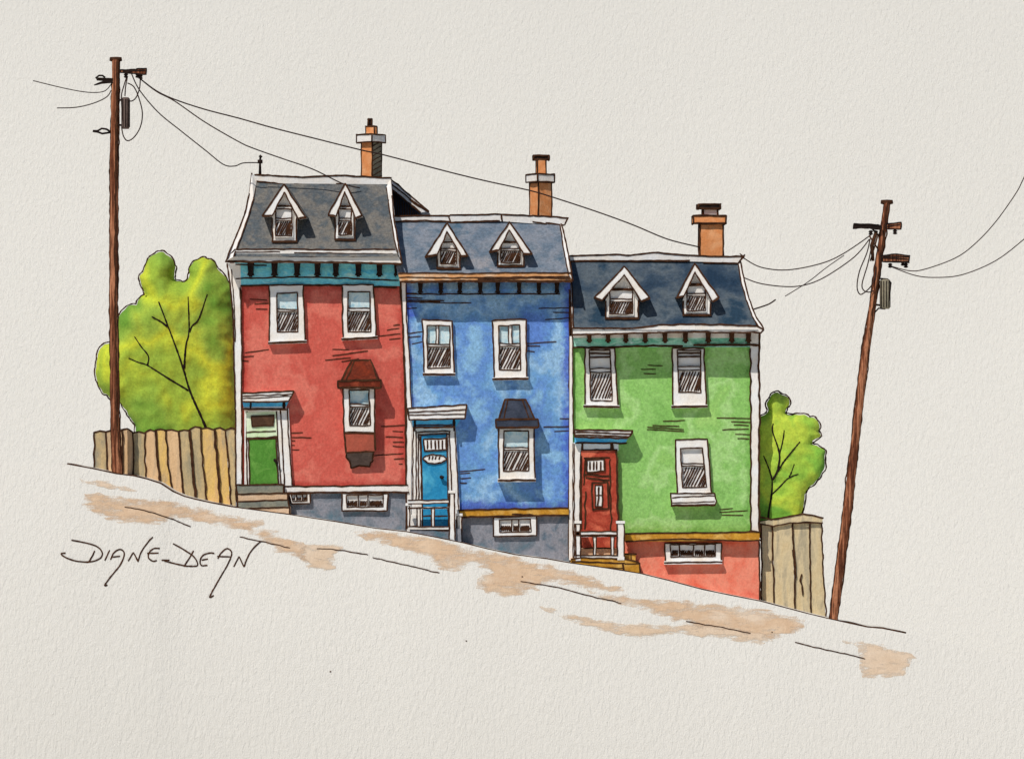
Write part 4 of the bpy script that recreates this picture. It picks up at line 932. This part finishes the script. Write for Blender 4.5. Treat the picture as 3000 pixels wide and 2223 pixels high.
transformer(e, 2578, 2608, 818, 905, -.42, 6, 'chimney_shade_transformer_grey')
m_ = MB(); m_.tube([P(x, z, -.5) for x, z in ((2578, 816), (2600, 818), (2610, 828), (2606, 865), (2602, 895), (2592, 905), (2574, 903), (2562, 916))], .024, 'ink_black', 6); m_.build('bracket', e)
loop(e, [(2549, 700), (2540, 740), (2518, 795), (2511, 840), (2519, 862), (2534, 856), (2552, 838), (2564, 810), (2566, 780)], -.45); loop(e, [(2552, 730), (2542, 775), (2526, 830), (2530, 850), (2545, 856), (2560, 852)], -.47)

# ------------------------------------------------------------------ wires
def wire(pts, y0, y1, label, r=.017, group='overhead wires'):
    q = smooth([Vector(p) for p in pts]); n = len(q)
    base = P(q[0].x, q[0].y, y0); m_ = MB()
    m_.tube([P(p.x, p.y, y0 + (y1 - y0) * i / (n - 1)) for i, p in enumerate(q)], r, 'wire', 6)
    tag(m_.build('power_line', origin=base), label, 'wire', group)
wire([(409, 230), (457, 266), (512, 292), (600, 321), (700, 347), (803, 376), (930, 408), (1058, 440), (1127, 455), (1318, 505), (1430, 532), (1550, 558), (1619, 578), (1750, 621), (1854, 659), (1956, 701), (2049, 724)], -.5, 2.25, 'longest wire, from the left pole crossarm past two chimneys to the green house chimney', .02)
wire([(411, 232), (459, 269), (512, 297), (600, 358), (700, 416), (745, 436), (830, 466), (916, 496), (1003, 538), (1054, 551)], -.5, .9, 'wire from the left pole crossarm down to the right dormer of the red house', .018)
wire([(385, 216), (409, 265), (464, 330), (530, 384), (602, 441), (654, 482), (687, 487), (713, 478), (756, 477)], -.5, 1.2, 'sagging wire from the left pole to the vent pipe on the red house roof', .017)
wire([(97, 237), (188, 259), (257, 271), (305, 268), (328, 244)], -.35, -.35, 'upper of two short wires hanging off the left side of the left pole', .014)
wire([(167, 317), (223, 315), (274, 303), (312, 285), (326, 265)], -.35, -.35, 'lower of two short wires hanging off the left side of the left pole', .016)
wire([(2551, 689), (2473, 742), (2406, 772), (2307, 791), (2229, 783), (2178, 756)], -.45, 1.0, 'upper sagging wire from the ridge of the green house to the leaning pole', .017)
wire([(2547, 701), (2504, 752), (2425, 807), (2366, 833), (2307, 840), (2229, 831), (2178, 813)], -.45, .6, 'lower sagging wire from the roof edge of the green house to the leaning pole', .017)
wire([(2473, 748), (2420, 785), (2366, 827), (2300, 868)], -.1, .0, 'short thin wire end floating below the sagging wires right of the green roof', .013)
wire([(2272, 878), (2250, 892), (2205, 907)], .0, -.2, 'short dark wire stub sticking out of the lower right roof edge of the green house', .022)
wire([(2608, 779), (2662, 793), (2709, 789), (2799, 756), (2858, 713), (2917, 650), (2976, 567), (3000, 520), (3060, 390)], -.45, -.9, 'upper wire rising from the leaning pole to the right picture edge', .015)
wire([(2614, 783), (2681, 807), (2740, 813), (2819, 805), (2917, 764), (3000, 701), (3070, 640)], -.45, -.9, 'lower wire rising from the leaning pole to the right picture edge', .015)

# ------------------------------------------------------------------ light and camera
EL, AZ = 50, 30                                  # sun high, from the left behind the camera
ldir = Vector((-math.sin(math.radians(AZ)) * math.cos(math.radians(EL)), -math.cos(math.radians(AZ)) * math.cos(math.radians(EL)), math.sin(math.radians(EL))))
sun = bpy.data.lights.new('sun', 'SUN'); sun.energy = 3.25; sun.angle = math.radians(.6); sun.color = (1, .945, .87)
so = bpy.data.objects.new('sun', sun); COL.objects.link(so); so.rotation_euler = (-ldir).to_track_quat('-Z', 'Y').to_euler(); so.location = (-30, -60, 60)
w = bpy.data.worlds.new('World'); sc.world = w; w.use_nodes = True; nt = w.node_tree
bg = nt.nodes['Background']; sky = nt.nodes.new('ShaderNodeTexSky'); sky.sky_type = 'NISHITA'; sky.sun_disc = False
sky.sun_elevation = math.radians(EL); sky.sun_rotation = math.radians(180 + AZ); sky.dust_density = .3; sky.ozone_density = 3
nt.links.new(sky.outputs[0], bg.inputs[0]); bg.inputs[1].default_value = .054
cam = bpy.data.cameras.new('camera'); co = bpy.data.objects.new('camera', cam); COL.objects.link(co)
cam.sensor_width = 36; cam.lens = 120; cam.clip_end = 1000; cam.clip_start = 1
co.location = (0, -D, 0); co.rotation_euler = (math.radians(90), 0, 0)
sc.camera = co
sc.view_settings.view_transform = 'Standard'; sc.view_settings.look = 'None'; sc.view_settings.exposure = 0; sc.view_settings.gamma = 1
